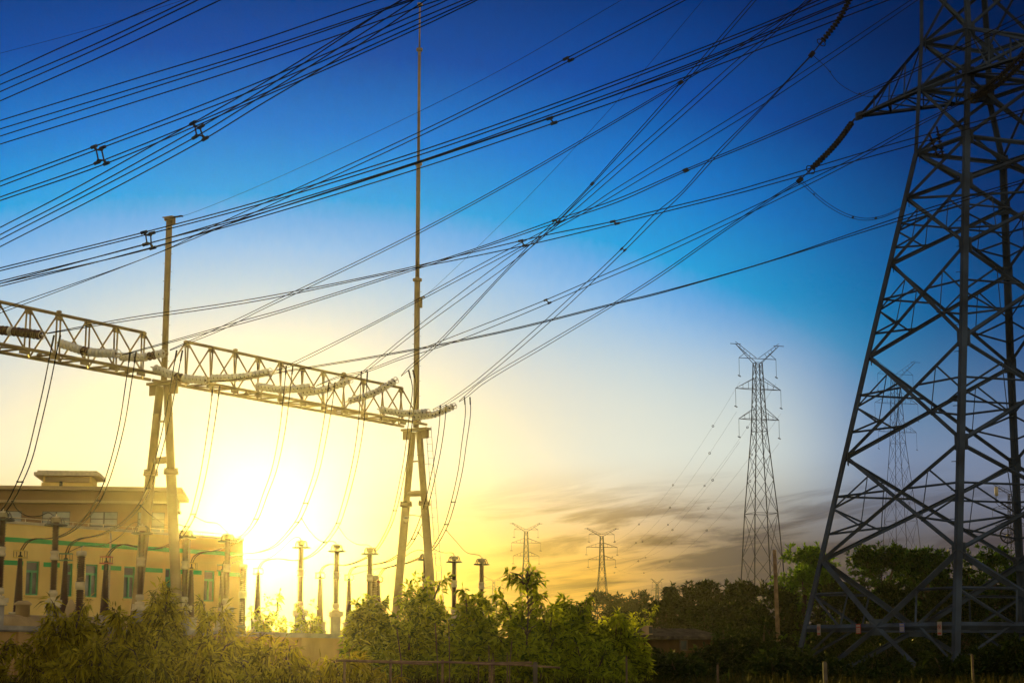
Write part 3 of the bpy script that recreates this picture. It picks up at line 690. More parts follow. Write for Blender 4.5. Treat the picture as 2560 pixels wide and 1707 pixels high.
g1 = MB(); za, zb = onwall(16, 1341.5)[1], onwall(16, 1353)[1]; slab(g1, S0, SR, zb, za, 0, .03); g1.build('green_band', GREENB, bt)
za, zb = onwall(15, 1398)[1], onwall(15, 1411)[1]; za = min(za, zw1 - .02)
for i in range(0, len(e), 2): g2 = MB(); slab(g2, e[i] + (.25 if i else 0), e[i + 1] - .25, zb, za, 0, .03); g2.build('green_band', GREENB, bt)
for s0, s1, _, _ in wr:
    f = MB(); z0, z1 = zw0, zw1; zt = z0 + (z1 - z0) * .70; sm = (s0 + s1) / 2
    for a, b, c, d in ((s0, s0 + .08, z0, z1), (s1 - .08, s1, z0, z1), (s0, s1, z0, z0 + .08), (s0, s1, z1 - .08, z1), (s0, s1, zt - .06, zt + .06), (sm - .06, sm + .06, z0, zt)):
        slab(f, a + .003, b - .003, c + .003, d - .003, -.16 + .001 * random.random(), -.08 + .001 * random.random())
    wf = f.build('window', GREENF, bt)
    gb = MB(); slab(gb, s0, s1, z0, z1, -.20, -.165); gb.build('pane', GLASS, wf)
    sl = MB(); slab(sl, s0 - .08, s1 + .08, z0 - .1, z0 - .003, .002, .09); sl.build('sill', CREAM, wf)
for s_ in (onwall(135, 1400)[0], onwall(272, 1400)[0], onwall(470, 1400)[0]):
    pp = MB().tube([BO + BD * s_ + BN * .09 + UP * .1, BO + BD * s_ + BN * .09 + UP * (ZT - .25), BO + BD * s_ + BN * .02 + UP * (ZT - .12)], .055, 8)
    for z in (1.5, 3.5, 5.5, 7.4): pp.box(BO + BD * s_ + BN * .06 + UP * z, (.16, .12, .05), (BD, BN, UP))
    pp.build('downpipe', PALE, bt)
pp = MB(); slab(pp, S0, SR + .06, 0, .6, .002, .06); pp.build('plinth', CONC, bt)
pp = MB(); slab(pp, S0 - .05, SR + .05, ZT + .002, ZT + .10, -.36, .07); pp.build('parapet_cap', PALE, bt)
rl = MB()
s_ = S0
while s_ < SR: rl.tube([BO + BD * s_ + UP * ZT - BN * .15, BO + BD * s_ + UP * (ZT + .34) - BN * .15], .02, 5); s_ += 1.1
for h in (.34, .14): rl.tube([BO + BD * S0 + UP * (ZT + h) - BN * .15, BO + BD * SR + UP * (ZT + h) - BN * .15], .022, 6)
rl.build('roof_railing', PALE, bt)

# ------------------------------------------------------------------ brown building behind
HO = at(425, 1300, 128); HO = Vector((HO.x, HO.y, 0)); HD = Vector((-.992, -.125, 0)).normalized(); HN = Vector((-HD.y, HD.x, 0))
if HN.y > 0: HN = -HN
def onh(px, py):
    d = ray(px, py); k = HN.dot(HO - Vector((0, 0, CAMZ))) / HN.dot(d); P = d * k + Vector((0, 0, CAMZ)); return (P - HO).dot(HD), P.z
def hs(b, s0, s1, z0, z1, d0, d1): b.box(HO + HD * ((s0 + s1) / 2) + UP * ((z0 + z1) / 2) + HN * ((d0 + d1) / 2), (abs(s1 - s0), d1 - d0, z1 - z0), (HD, HN, UP))
ht = thing('office_building', 'brown two-storey building with heavy cornice behind the cream building', 'building', HO)
zc1, zc0, zwt, zwb = onh(300, 1224)[1], onh(300, 1257)[1], onh(300, 1279)[1], onh(300, 1332)[1]
SL = 22.0
hw = []
for a, b in ((412, 379), (355, 344), (294, 225), (175, 105), (54, -14), (-70, -140)): hw.append((onh(a, 1290)[0], onh(b, 1290)[0]))
b = MB(); hs(b, 0, SL, 0, zwb, -.4, 0); hs(b, 0, SL, zwt, zc0, -.4, 0); e = [0]
for a, c in hw: e += [a, c]
e.append(SL)
for i in range(0, len(e), 2): hs(b, e[i], e[i + 1], zwb, zwt, -.4, 0)
hs(b, 0, .4, 0, zc0, -9, -.4); hs(b, SL - .4, SL, 0, zc0, -9, -.4); hs(b, .4, SL - .4, 0, zc0, -9, -8.6); b.build('wall', TAN, ht)
b = MB(); hs(b, -.15, SL, zc0 + .12, zc1 - .1, -9, .25); b.build('fascia', TAN, ht)
b = MB(); hs(b, -.25, SL, zc0 - .06, zc0 + .118, -9.1, .45); hs(b, -.8, SL, zc1 - .098, zc1 + .16, -9.2, .7); hs(b, -.8, -.16, zc1 - .32, zc1 - .1, -.2, .6); b.build('cornice', TRIM, ht)
for a, c in hw:
    f = MB(); n = 2 if abs(c - a) > 1.2 else 1
    for k in range(n + 1): s_ = a + (c - a) * k / n; hs(f, s_ - .04, s_ + .04, zwb, zwt, -.2, -.1)
    for k in range(4): z = zwb + (zwt - zwb) * k / 3; hs(f, a, c, z - .035, z + .035, -.19, -.11)
    wf = f.build('window', HARD, ht); gb = MB(); hs(gb, a, c, zwb, zwt, -.26, -.22); gb.build('pane', GLASSB, wf)
a, c = onh(229, 1200)[0], onh(99, 1200)[0]; zr = zc1 + .16
st = MB(); hs(st, a, c, zr, onh(160, 1203)[1], -5, -1); hs(st, a + .1, c - .1, onh(160, 1203)[1] + .05, onh(160, 1186)[1], -4.9, -1.1); sb = st.build('stair_head', CREAM, ht)
st = MB(); hs(st, a - .5, c + .5, onh(160, 1186)[1], onh(160, 1178)[1], -5.4, -.6); hs(st, a - .3, c + .3, onh(160, 1178)[1], onh(160, 1173)[1], -5.2, -.8); st.build('roof_slab', PALE, sb)
st = MB(); hs(st, a + .25, c - .25, onh(160, 1201)[1], onh(160, 1188)[1], -1.09, -1.05); st.build('louvre', TRIM, sb)
st = MB(); hs(st, onh(155, 1210)[0], onh(148, 1210)[0], zr, zr + .4, -.4, -.05); st.build('vent', HARD, ht)

# ------------------------------------------------------------------ perimeter wall
W0, W1 = at(0, 1565, 55), at(1010, 1592, 82); zw = 2.52
W0.z = W1.z = 0; wd = (W1 - W0).normalized(); W0 = W0 - wd * 6; W1 = W1 + wd * 6; wn = Vector((wd.y, -wd.x, 0))
t = thing('perimeter_wall', 'brown glow-tinted perimeter wall with pale coping behind the foreground shrubs', 'wall', W0)
c = (W0 + W1) / 2; L = (W1 - W0).length
MB().box(c + UP * 1.19, (L, .24, 2.38), (wd, wn, UP)).build('panel', BRICK, t)
MB().box(c + UP * 2.45, (L, .5, .14), (wd, wn, UP)).box(c + UP * 2.36, (L, .36, .036), (wd, wn, UP)).build('coping', CONC, t)
for k in range(9): MB().box(W0 + wd * (L * (k + .5) / 9) + wn * .17 + UP * 1.19, (.4, .1, 2.3), (wd, wn, UP)).build('pier', BRICK, t)

# ------------------------------------------------------------------ big lattice tower
def TL(z): return Vector((np.interp(z, [0, 4.73, 11.54, 18.64, 22.6, 34], [8.98, 10.23, 12.01, 13.92, 14.27, 14.7]), 60, z))
def TC(z): return TL(z) + Vector((np.interp(z, [0, 4.73, 11.54, 18.64, 22.6, 34], [3.8, 3.15, 2.28, 1.19, 1.22, .85]), np.interp(z, [0, 4.73, 11.54, 18.64, 22.6, 34], [-6.9, -5.71, -3.8, -2.18, -1.6, -1.15]), 0))
def TR(z): return TL(z) + Vector((np.interp(z, [0, 4.73, 20.9, 34], [8.65, 7.3, 2.7, 1.8]), np.interp(z, [0, 4.73, 20.9, 34], [2.9, 2.5, 1.0, .7]), 0))
def TX(z): return TC(z) + TR(z) - TL(z)
LEGS = (TL, TC, TX, TR)
tw = thing('lattice_tower', 'large steel lattice transmission tower filling the right edge', 'lattice tower', TL(0))
axis = lambda z: (TL(z) + TX(z)) / 2
ZN = [0, 2.5, 4.73, 8.13, 11.54, 14.75, 17.05, 18.64, 20.92, 22.61, 24.9, 26.6, 28.9, 30.6]
for fn in LEGS:
    b = MB()
    for a, c in zip(ZN, ZN[1:]): b.angle(fn(a), fn(c), .195 if c < 19 else .155, axis(a) - fn(a), .03)
    lg = b.build('leg', TOWER, tw)
    for z in ZN[2:]:
        d = (axis(z) - fn(z)).normalized()
        MB().box(fn(z) + d * .12, (.42, .02, .5), (d.cross(UP), d, UP)).build('gusset_plate', TOWER, lg)
    z = 3.0
    while z < 24 and fn in (TL, TC):
        d = (fn(z) - axis(z)).normalized(); MB().tube([fn(z), fn(z) + d.cross(UP) * .26], .012, 5).build('step_bolt', TOWER, lg); z += .9
for i in range(4):
    fa, fb = LEGS[i], LEGS[(i + 1) % 4]
    for k in range(2, len(ZN) - 1):
        z0, z1 = ZN[k], ZN[k + 1]; a0, b0, a1, b1 = fa(z0), fb(z0), fa(z1), fb(z1)
        inn = (axis(z0) - (a0 + b0) / 2); wdh = .104 if z1 < 19 else .09; off = inn.normalized() * .03
        MB().angle(a0, b1, wdh, inn).build('diagonal_brace', TOWER, tw)
        MB().angle(b0 + off * 3, a1 + off * 3, wdh, inn).build('diagonal_brace', TOWER, tw)
        if z1 < 18:
            sb = MB(); rw = .05
            for la0, la1, oa0, oa1 in ((a0, a1, b0, b1), (b0, b1, a0, a1)):
                m = (la0 + la1) / 2; q1 = la1.lerp(oa0, .22); q2 = la0.lerp(oa1, .30); q3 = la1.lerp(oa0, .36)
                sb.angle(m, q1, rw, inn).angle(m, q2, rw, inn).angle(q1, q2, rw * .6, inn).angle(la0.lerp(la1, .25), la0.lerp(oa1, .34), rw, inn)
                u1 = la0.lerp(oa1, .62); sb.angle(u1, oa0.lerp(oa1, .62), rw, inn)
            sb.build('secondary_brace', TOWER, tw)
        if k >= 6:
            MB().angle(a1, b1, .12, inn).build('horizontal_strut', TOWER, tw)
    # bottom panel: inverted V down to the horizontal strut, then legs braced to the footing
    z0, z1 = 2.5, 4.73; a, b = fa(z0), fb(z0); inn = axis(z0) - (a + b) / 2; mid = (a + b) / 2
    MB().angle(a, b, .16, inn).build('horizontal_strut', TOWER, tw)
    gpl = MB().box(mid, (.6, .03, .5), ((b - a).normalized(), inn.normalized(), UP)); gpl.build('gusset_plate', TOWER, tw)
    MB().angle(fa(z1), mid, .16, inn).build('diagonal_brace', TOWER, tw); MB().angle(fb(z1), mid, .16, inn).build('diagonal_brace', TOWER, tw)
    MB().angle(mid, fa(.2), .13, inn).build('diagonal_brace', TOWER, tw); MB().angle(mid, fb(.2), .13, inn).build('diagonal_brace', TOWER, tw)
    sb = MB(); ml, mr = (fa(z0) + fa(z1)) / 2, (fb(z0) + fb(z1)) / 2
    for lg, mm, top in ((a, ml, fa(z1)), (b, mr, fb(z1))):
        q = top.lerp(mid, .5); sb.angle(mm, q, .07, inn).angle(mm, lg.lerp(mid, .5), .08, inn).angle(q, lg.lerp(mid, .5), .06, inn)
    for lg, ft in ((a, fa(.2)), (b, fb(.2))): sb.angle(lg.lerp(mid, .45), (lg + ft) / 2, .07, inn)
    sb.build('secondary_brace', TOWER, tw)
for fn in LEGS:
    MB().box(fn(0) + UP * .1, (.8, .8, .6)).build('footing', CONC, tw)
ad = (TL(20.92) - TC(20.92)).normalized()
def arm(z0, z1, legs, tip, name='cross_arm'):
    b = MB(); (la, lb) = legs; A0, A1, B0, B1 = la(z0), la(z1), lb(z0), lb(z1); inn = -UP
    for p, w_ in ((A0, .15), (B0, .15), (A1, .11), (B1, .11)): b.angle(p, tip, w_, inn)
    for k in (.25, .5, .75):
        for p0, p1 in ((A0, A1), (B0, B1)): b.angle(p0.lerp(tip, k), p1.lerp(tip, k), .05, inn)
        b.angle(A0.lerp(tip, k), B0.lerp(tip, k), .06, inn)
        b.angle(A0.lerp(tip, k - .25), B0.lerp(tip, k), .06, inn); b.angle(A1.lerp(tip, k - .25), A0.lerp(tip, k), .05, inn); b.angle(B1.lerp(tip, k - .25), B0.lerp(tip, k), .05, inn)
    b.box(tip, (.35, .05, .3), (ad, ad.cross(UP), UP)); return b.build(name, TOWER, tw)
TIPA = atz(2148, 290, 20.92); arm(20.92, 22.61, (TL, TR), TIPA)
TIPB = at(2140, -22, 62.2); arm(24.9, 26.6, (TL, TR), TIPB)
TIPC = TC(20.92) - ad * (TIPA - TL(20.92)).length + Vector((.3, 0, 0)); arm(20.92, 22.61, (TC, TX), TIPC)
TIPD = TC(24.9) - ad * 4.2; arm(24.9, 26.6, (TC, TX), TIPD)
arm(28.9, 30.6, (TL, TR), TL(28.9) + ad * 3.4 + UP * .2); arm(28.9, 30.6, (TC, TX), TC(28.9) - ad * 3.4 + UP * .2)
pk_ = MB()
for fn in LEGS: pk_.angle(fn(30.6), axis(34.5), .12, axis(30.6) - fn(30.6))
pk_.build('peak', TOWER, tw)
for z in (17.05, 20.92, 24.9): MB().angle(TL(z), TX(z), .09).build('plan_brace', TOWER, tw); MB().angle(TC(z), TR(z), .09).build('plan_brace', TOWER, tw)
def fitline(a, b, name_to):  # thin link between a string and its clamp
    return MB().tube([a, b], .02, 6).tube([b - (b - a).normalized() * .12, b + (b - a).normalized() * .1], .09, 8)
GT = 'dark insulator strings hanging off the lattice tower'
def tstring(label, a, m, b, d0, d1, clamp):
    A, B = at(*a, d0), at(*b, d1); Mm = at(*m, (d0 + d1) / 2)
    istring(label, [A, Mm, B], alld, GT, .15)
    t = [o for o in COL.objects if o.get('label') == label][0]
    fitline(B, at(*clamp, d1), 0).build('clamp', HARD, t)
tstring('dark insulator string at top right leading off the picture', (2128, -8), (2098, 48), (2054, 106), 62.1, 61.7, (2029, 137))
tstring('dark insulator string hanging from the pointed arm tip of the big tower', (2132, 304), (2090, 360), (2027, 424), 62.4, 61.2, (1999, 451))
for k, (dx, dy) in enumerate(((0, 0), (8, 12))):
    istring('strand %s of the double insulator string crossing the tower' % ('nearer the top' if k == 0 else 'lower down'), [at(2562 + dx, 132 + dy, 55), at(2495 + dx, 195 + dy, 56.2), at(2432 + dx * .3, 243 + dy * .3, 57.4)], alld, GT, .15, 0, .8)
for lb, a, b in (('left one of two dark insulators slung inside the tower', (2326, 342), (2341, 382)), ('right one of two dark insulators slung inside the tower', (2344, 328), (2357, 388))):
    istring(lb, [at(*a, 59), at((a[0] + b[0]) / 2, (a[1] + b[1]) / 2, 59), at(*b, 59)], alld, GT, .14, 0, .8)
def loop(label, pts, dA, dB, n):
    c = catmull(arcpts(pts, dA, dB), 8); t = thing('jumper_loop', label, 'jumper', c[0])
    for k in range(n): MB().tube([p + UP * (.07 * k) + Vector((.05 * k, 0, 0)) for p in c], .011, 6).build('conductor', WIRE, t, True)
    sp = MB()
    for f in (.22, .55, .75): i = int(f * len(c)); sp.tube([c[i], c[i] + UP * .07 + (c[i + 1] - c[i]) * .6], .035, 6)
    sp.build('spacer', HARD, t)
loop('single jumper loop sagging from the upper tower clamp', [(2033, 139), (2067, 171), (2097, 208), (2140, 234), (2170, 242), (2200, 243), (2260, 236)], 61.6, 61, 1)
loop('twin jumper loop sagging from the lower tower clamp into the tower leg', [(1999, 453), (2024, 478), (2067, 514), (2119, 542), (2165, 551), (2211, 542), (2262, 518)], 61, 60.3, 2)
# things fixed on the tower
def sign(label, px, py, w_, h_, base, kind):
    f = lambda p, q, z=2.5: None
    d = ray(px, py); n = (TC(2.5) - TL(2.5)).cross(UP).normalized(); n = n if n.y < 0 else -n
    P0 = TL(2.5) + n * .14; k = n.dot(P0 - Vector((0, 0, CAMZ))) / n.dot(d); c = d * k + Vector((0, 0, CAMZ)); ax = (UP.cross(n).normalized(), n, UP)
    if ax[0].x < 0: ax = (-ax[0], n, UP)
    t = thing('warning_sign', label, 'sign', c)
    MB().box(c, (w_, .012, h_), ax).build('plate', base, t)
    if kind == 'ring':
        MB().torus(c + UP * h_ * .12 + n * .011, w_ * .34, w_ * .05, 24, 6, (ax[0], UP, n)).tube([c + UP * h_ * .12 + n * .013 - ax[0] * w_ * .25 + UP * w_ * .22, c + UP * h_ * .12 + n * .013 + ax[0] * w_ * .25 - UP * w_ * .22], w_ * .04, 6).build('prohibition_ring', SIGNR, t)
        MB().tube([c + UP * (h_ * .12 + w_ * .16) + n * .012, c + UP * (h_ * .12 - w_ * .2) + n * .012], w_ * .06, 6).build('figure', BLACK, t)
        MB().box(c - UP * h_ * .36 + n * .01, (w_ * .8, .008, h_ * .14), ax).build('text_panel', SIGNR, t)
    else:
        MB().box(c - UP * h_ * .14 + n * .009, (w_ * .82, .008, h_ * .5), ax).build('text_panel', SIGNW, t)
        MB().box(c + UP * h_ * .32 + n * .009, (w_ * .8, .008, h_ * .16), ax).build('header', SIGNW, t)
        b = MB()
        for r_ in range(2):
            for q in range(4):
                cc_ = c + n * .016 + ax[0] * w_ * (q - 1.5) * .19 + UP * h_ * (-.03 - .2 * r_)
                b.box(cc_, (w_ * .12, .006, h_ * .03), ax).box(cc_ + UP * h_ * .05, (w_ * .09, .005, h_ * .025), ax).box(cc_, (w_ * .025, .007, h_ * .13), ax)
        b.build('lettering', base, t)
    return t
sign('white warning plate with red ring, left end of the tower strut', 2047, 1573, .17, .36, SIGNW, 'ring')
sign('red plate with white text panel on the tower strut', 2146, 1571, .22, .30, SIGNR, 'txt')
sign('blue plate with white text panel on the tower strut', 2255, 1568, .22, .28, BLUE, 'txt')
sign('white warning plate with red ring beside the near tower leg', 2349, 1570, .19, .40, SIGNW, 'ring')
c = at(2520, 1337, 64); t = thing('spoked_wheel', 'black spoked wheel hung on the far tower leg', 'wheel', c); ax = (Vector((1, 0, 0)), UP, Vector((0, -1, 0)))
MB().torus(c, .27, .03, 32, 8, ax).build('rim', BLACK, t, True)
sp = MB()
for k in range(5): a = k * 2 * math.pi / 5 + .3; sp.tube([c, c + Vector((math.cos(a), 0, math.sin(a))) * .27], .014, 6)
sp.build('spoke', BLACK, t); MB().lathe([(.05, -.06), (.05, .06)], 12, c, ax).build('hub', BLACK, t)
c = at(2491, 1228, 63); t = thing('junction_box', 'small pale canister fixed on the thin tower brace', 'box', c)
MB().lathe([(.02, -.16), (.058, -.15), (.06, .14), (.045, .16), (.01, .165)], 14, c).build('canister', PALE, t, True)
MB().tube([c - UP * .16, at(2489, 1256, 63), at(2500, 1266, 63), at(2516, 1271, 63.4)], .008, 5).build('lead', WIRE, t)

# ------------------------------------------------------------------ far pylons
def pylon(label, px, d, arm_k=1.0, H=51.5, rot=.25, thick=1.0, zoff=0.0):
    x = at(px, 1200, d).x; base = Vector((x, d, 0)); t = thing('far_pylon', label, 'pylon', base, 'far lattice pylons')
    k = H / 51.5; thick = thick * k * .9; c, s_ = math.cos(rot), math.sin(rot)
    ex = Vector((c, s_, 0)); ey = Vector((-s_, c, 0))
    hz = [0, 6, 12, 18, 24.8, 30, 34, 37.7, 39.6, 42, 44.4, 46.5, 48.6]; hw_ = lambda z: np.interp(z, [0, 24.8, 37.7, 48.6], [3.3, 1.95, .95, .55])
    P = lambda z, i, j: base + (ex * i + ey * j) * hw_(z) * k + UP * z * k
    b = MB()
    for i, j in ((-1, -1), (1, -1), (1, 1), (-1, 1)): b.tube([P(z, i, j) for z in hz], .11 * thick, 5)
    fs = [((-1, -1), (1, -1)), ((1, -1), (1, 1)), ((1, 1), (-1, 1)), ((-1, 1), (-1, -1))]
    for (p, q) in fs:
        for z0, z1 in zip(hz, hz[1:]):
            b.tube([P(z0, *p), P(z1, *q)], .05 * thick, 4); b.tube([P(z0, *q), P(z1, *p)], .05 * thick, 4)
        for z in (24.8, 37.7, 39.6, 44.4, 48.6): b.tube([P(z, *p), P(z, *q)], .06 * thick, 4)
    b.build('body', FARSTEEL, t)
    for z, wd_, up in ((49.3, 3.2, 0), (44.4, 3.9, 1.7), (39.6, 3.45, 1.6)):
        b = MB(); h = hw_(min(z, 48.6)) * k
        for sg in (-1, 1):
            tip = base + ex * sg * wd_ * arm_k * k + UP * z * k
            if up:
                for j in (-1, 1):
                    b.tube([base + ex * sg * h + ey * j * h + UP * z * k, tip], .07 * thick, 4); b.tube([base + ex * sg * h + ey * j * h + UP * (z + up) * k, tip], .06 * thick, 4)
                for q in (.3, .6): b.tube([(base + ex * sg * h + UP * z * k).lerp(tip, q), (base + ex * sg * h + UP * (z + up) * k).lerp(tip, q)], .05 * thick, 4)
            else: b.tube([base + UP * z * k, tip], .08 * thick, 4); b.tube([base + ex * sg * 1.9 * k * arm_k + UP * 50.3 * k, tip], .06 * thick, 4)
        a_ = b.build('cross_arm', FARSTEEL, t)
        for sg in (-1, 1):
            tip = base + ex * sg * wd_ * arm_k * k + UP * z * k
            MB().tube([tip, tip - UP * 2.9 * k], .05 * thick, 4).tube([tip - UP * 2.9 * k - ey * .3 - ex * .25, tip - UP * 2.9 * k + ey * .3 + ex * .25], .11 * thick, 4).build('hanging_insulator', FARSTEEL, a_)
    for sg in (-1, 1):
        b = MB(); tip = base + ex * sg * 3.75 * arm_k * k + UP * 51.5 * k
        for j in (-1, 1):
            b.tube([base + ex * sg * .55 * k + ey * j * .5 * k + UP * 48.6 * k, tip], .07 * thick, 4)
        b.tube([base + ex * sg * .2 * k + UP * 49.4 * k, tip + UP * .2], .06 * thick, 4)
        for q in (.3, .6, .8): p0 = (base + ex * sg * .55 * k + UP * 48.6 * k).lerp(tip, q); b.tube([p0 - ey * .2, (base + ex * sg * .2 * k + UP * 49.4 * k).lerp(tip + UP * .2, q)], .05 * thick, 4)
        b.tube([tip - ex * .5, tip + ex * .5], .08 * thick, 4); b.build('earth_wire_horn', FARSTEEL, t)
    return base, ex, k * arm_k, k
pylon('tallest far pylon, with V-shaped horns, left of the big lattice tower', 1901, 158, 1.0, 28.9, .30, .85)
A_ = (at(1901, 1200, 158).x, 158)
pylon('far pylon seen through the big lattice tower', 2248, 167, 1.03, 28.9, .3, .45)
pylon('small V-horned pylon above the middle bushes, left of its twin', 1315, 373, 1.4, 28.6, .12, 1.5)
pylon('small V-horned pylon right of its twin over the dark cloud', 1503, 388, 1.55, 28.6, .12, 1.5)
pylon('tiny distant pylon above the small round trees', 1639, 650, 1.0, 28.9, .2, 2.0)
pylon('tiny distant pylon peeking over the bushes near the sapling', 1235, 616, 1.6, 28.3, .1, 2.0)
pylon('thin far pylon behind the rightmost tower leg', 2525, 283, 1.5, 28.3, .2, 1.2)
C_ = (at(1503, 1200, 388).x, 388)
ex1, ex2 = Vector((math.cos(.3), math.sin(.3), 0)), Vector((math.cos(.12), math.sin(.12), 0))
nm = {49.3: 'top', 44.4: 'middle', 39.6: 'lowest'}
for z, w_ in ((49.3, 3.2), (44.4, 3.9), (39.6, 3.45)):
    for sg in (-1, 1):
        a = (Vector((*A_, (z - 2.9) * .55)) + ex1 * sg * w_ * .55); b_ = Vector((*C_, (z - 2.9) * .55)) + ex2 * sg * w_ * 1.55 * .55; pts = []
        for i in range(25): k = i / 24; p = a.lerp(b_, k); p.z -= 4 * 5 * k * (1 - k); pts.append(p)
        o = MB().tube(pts, .007, 4)
        for k in (2, 6, 11, 16): o.torus(pts[k], .10, .03, 8, 5, (Vector((1, 0, 0)), UP, Vector((0, 1, 0))))
        tag(o.build('distant_conductor', WIRE), 'faint distant conductor from the %s %s arm of the tallest far pylon' % (nm[z], 'left' if sg < 0 else 'right'), 'overhead line', 'distant conductors between far pylons')

# ------------------------------------------------------------------ plants
def rotz(a): c, s_ = np.cos(a), np.sin(a); return c, s_
def leaves(cent, out, n_leaf, ln, wd_, droop, spread):
    """rosettes of lance-shaped leaves: cent (k,3) cluster centres, out (k,3) outward directions"""
    k = len(cent); c = np.repeat(cent, n_leaf, 0); o = np.repeat(out, n_leaf, 0); m = len(c)
    d = o + rng.normal(0, spread, (m, 3)); d[:, 2] -= droop * rng.uniform(.3, 1.2, m); d /= np.linalg.norm(d, axis=1)[:, None] + 1e-9
    kf = np.repeat(rng.uniform(.55, 1.45, k), n_leaf)[:, None]; L = ln * kf * rng.uniform(.6, 1.15, m)[:, None]; W = wd_ * kf ** .7 * rng.uniform(.7, 1.25, m)[:, None]
    s_ = np.cross(d, rng.normal(0, 1, (m, 3)) * .5 + [0, 0, 1.0]); s_ /= np.linalg.norm(s_, axis=1)[:, None] + 1e-9
    nrm = np.cross(s_, d); st = c + d * L * rng.uniform(0, .35, (m, 1))
    V = np.stack([st, st + d * L * .42 + s_ * W / 2 + nrm * W * .25, st + d * L - np.array([0, 0, 1]) * L * .18, st + d * L * .42 - s_ * W / 2 + nrm * W * .25], 1).reshape(-1, 3)
    return V
def crown_pts(lobes, n, shell=.62, gap=.35):
    P, O = [], []
    vol = np.array([l[1][0] * l[1][1] * l[1][2] for l in lobes]) ** .8; cnt = (n * vol / vol.sum()).astype(int) + 1
    ph = rng.uniform(0, 6, 6)
    for (c, r), m in zip(lobes, cnt):
        u = rng.normal(0, 1, (m * 2, 3)); u /= np.linalg.norm(u, axis=1)[:, None]
        rad = shell + (1 - shell) * rng.uniform(0, 1, (m * 2, 1)) ** .6; rad *= 1 + .10 * rng.normal(0, 1, (m * 2, 1))
        p = np.array(c) + u * rad * np.array(r)
        f = np.sin(p[:, 0] * 2.3 + ph[0]) + np.sin(p[:, 2] * 2.9 + ph[1]) + np.sin(p[:, 1] * 2.1 + ph[2]) + .8 * np.sin((p[:, 0] + p[:, 2]) * 4.7 + ph[3])
        keep = (f > -3.6 + 3 * gap + rng.normal(0, .5, len(p))) & (p[:, 2] > .12)
        p, u = p[keep][:m], u[keep][:m]; P.append(p); O.append(u)
    return np.concatenate(P), np.concatenate(O)
def woody(stems, r0):
    b = MB()
    for pts in stems: k = len(pts); b.tube(pts, [r0 * (1 - .8 * i / (k - 1)) for i in range(k)], 6)
    return b
def shrub(label, px, top, hw, d, m, n=420, leaf=(.34, .085), droop=.6, nl=7, base=0.0, name='shrub', cat='shrub', group='shrubs along the wall and meadow', lob=7, seed=None, up=.25, stem=.03, trunk='stem', fol='foliage', gap=.35, shoots=8):
    ztop = at(px, top, d).z; x = at(px, top, d).x; rw = hw * d / F; H = ztop - base
    t = thing(name, label, cat, (x, d, 0), group)
    lobes = []; stems = []
    for i in range(lob):
        a = rng.uniform(0, 2 * math.pi); q = rng.uniform(.15, .72)
        k = rng.uniform(.62, 1.0) if i else 1.0
        r = (rw * rng.uniform(.34, .5), rw * rng.uniform(.34, .5), H * rng.uniform(.16, .26))
        cx, cyy = x + math.cos(a) * q * rw * (1 if i else .2), d + math.sin(a) * q * rw
        zt = base + H * k * (1 - .45 * (q if i else 0) ** 2)
        c = (cx, cyy, max(r[2] + .1, zt - r[2])); lobes.append((c, r))
        stems.append([(x + (cx - x) * .15, d + (cyy - d) * .15, 0), (x + (cx - x) * .5 + rng.normal(0, .05), d + (cyy - d) * .5, c[2] * .5), (cx, cyy, c[2])])
        # a few side branches
        for _ in range(3):
            e_ = np.array(c) + rng.normal(0, .5, 3) * np.array(r); stems.append([((x + cx) / 2, (d + cyy) / 2, c[2] * .6), tuple((np.array([(x + cx) / 2, (d + cyy) / 2, c[2] * .7]) + e_) / 2), tuple(e_)])
    low = ((x, d, base + H * .3), (rw * .85, rw * .6, H * .34)); lobes.append(low)
    P, O = crown_pts(lobes, n, gap=gap); O = O * .6; O[:, 2] = np.abs(O[:, 2]) * .5 + up
    for i in range(shoots):                                                # ragged shoots beyond the crown
        c, r = lobes[i % lob]; a = rng.uniform(0, 6.28); e0 = np.array(c) + np.array([math.cos(a) * r[0] * .6, math.sin(a) * r[1] * .6, r[2] * .5])
        e1 = e0 + np.array([math.cos(a) * rng.uniform(.1, .5), math.sin(a) * .3, rng.uniform(.2, .55) * H / 3]); stems.append([tuple(e0 - [0, 0, .3]), tuple((e0 + e1) / 2 + [0, 0, .05]), tuple(e1)])
        q = np.linspace(.25, 1, 6)[:, None]; P = np.concatenate([P, e0 + (e1 - e0) * q]); O = np.concatenate([O, np.tile([math.cos(a) * .4, math.sin(a) * .4, .25], (6, 1))])
    V = leaves(P, O, nl, leaf[0], leaf[1], droop, .55)
    mesh_np(fol, V, np.arange(len(V)).reshape(-1, 4), m, t, (x, d, 0))
    woody(stems, stem).build(trunk, BARK, t)
    return t
WL = dict(m=LEAF_A, leaf=(.29, .052), droop=.95, nl=8, n=850)
shrub('drooping long-leaved shrub nearest the left end of the wall', 190, 1515, 118, 47, **WL)
shrub('long-leaved shrub in front of the plate-topped column', 330, 1528, 110, 45, **WL)
shrub('tall thin long-leaved shrub with shoots reaching the column leg', 415, 1465, 75, 49, **WL)
shrub('long-leaved shrub before the right end of the cream building', 540, 1512, 105, 47, **WL)
shrub('low long-leaved shrub in the left foreground', 240, 1610, 150, 41, **WL)
shrub('low long-leaved shrub in the centre left foreground', 470, 1600, 150, 41, **WL)
shrub('low shrub below the coping under the sun', 700, 1612, 130, 43, **WL)
shrub('low shrub in front of the rail fence left end', 880, 1640, 110, 42, **WL)
shrub('narrow plant cut by the left edge of the picture', -8, 1600, 38, 44, **{**WL, 'n': 200})
BL = dict(m=LEAF_B, leaf=(.22, .075), droop=.45, nl=8, n=950, up=.3, lob=14, shoots=2)
shrub('leafy shrub behind the wall coping under the sun', 680, 1492, 70, 84, **{**BL, 'n': 330})
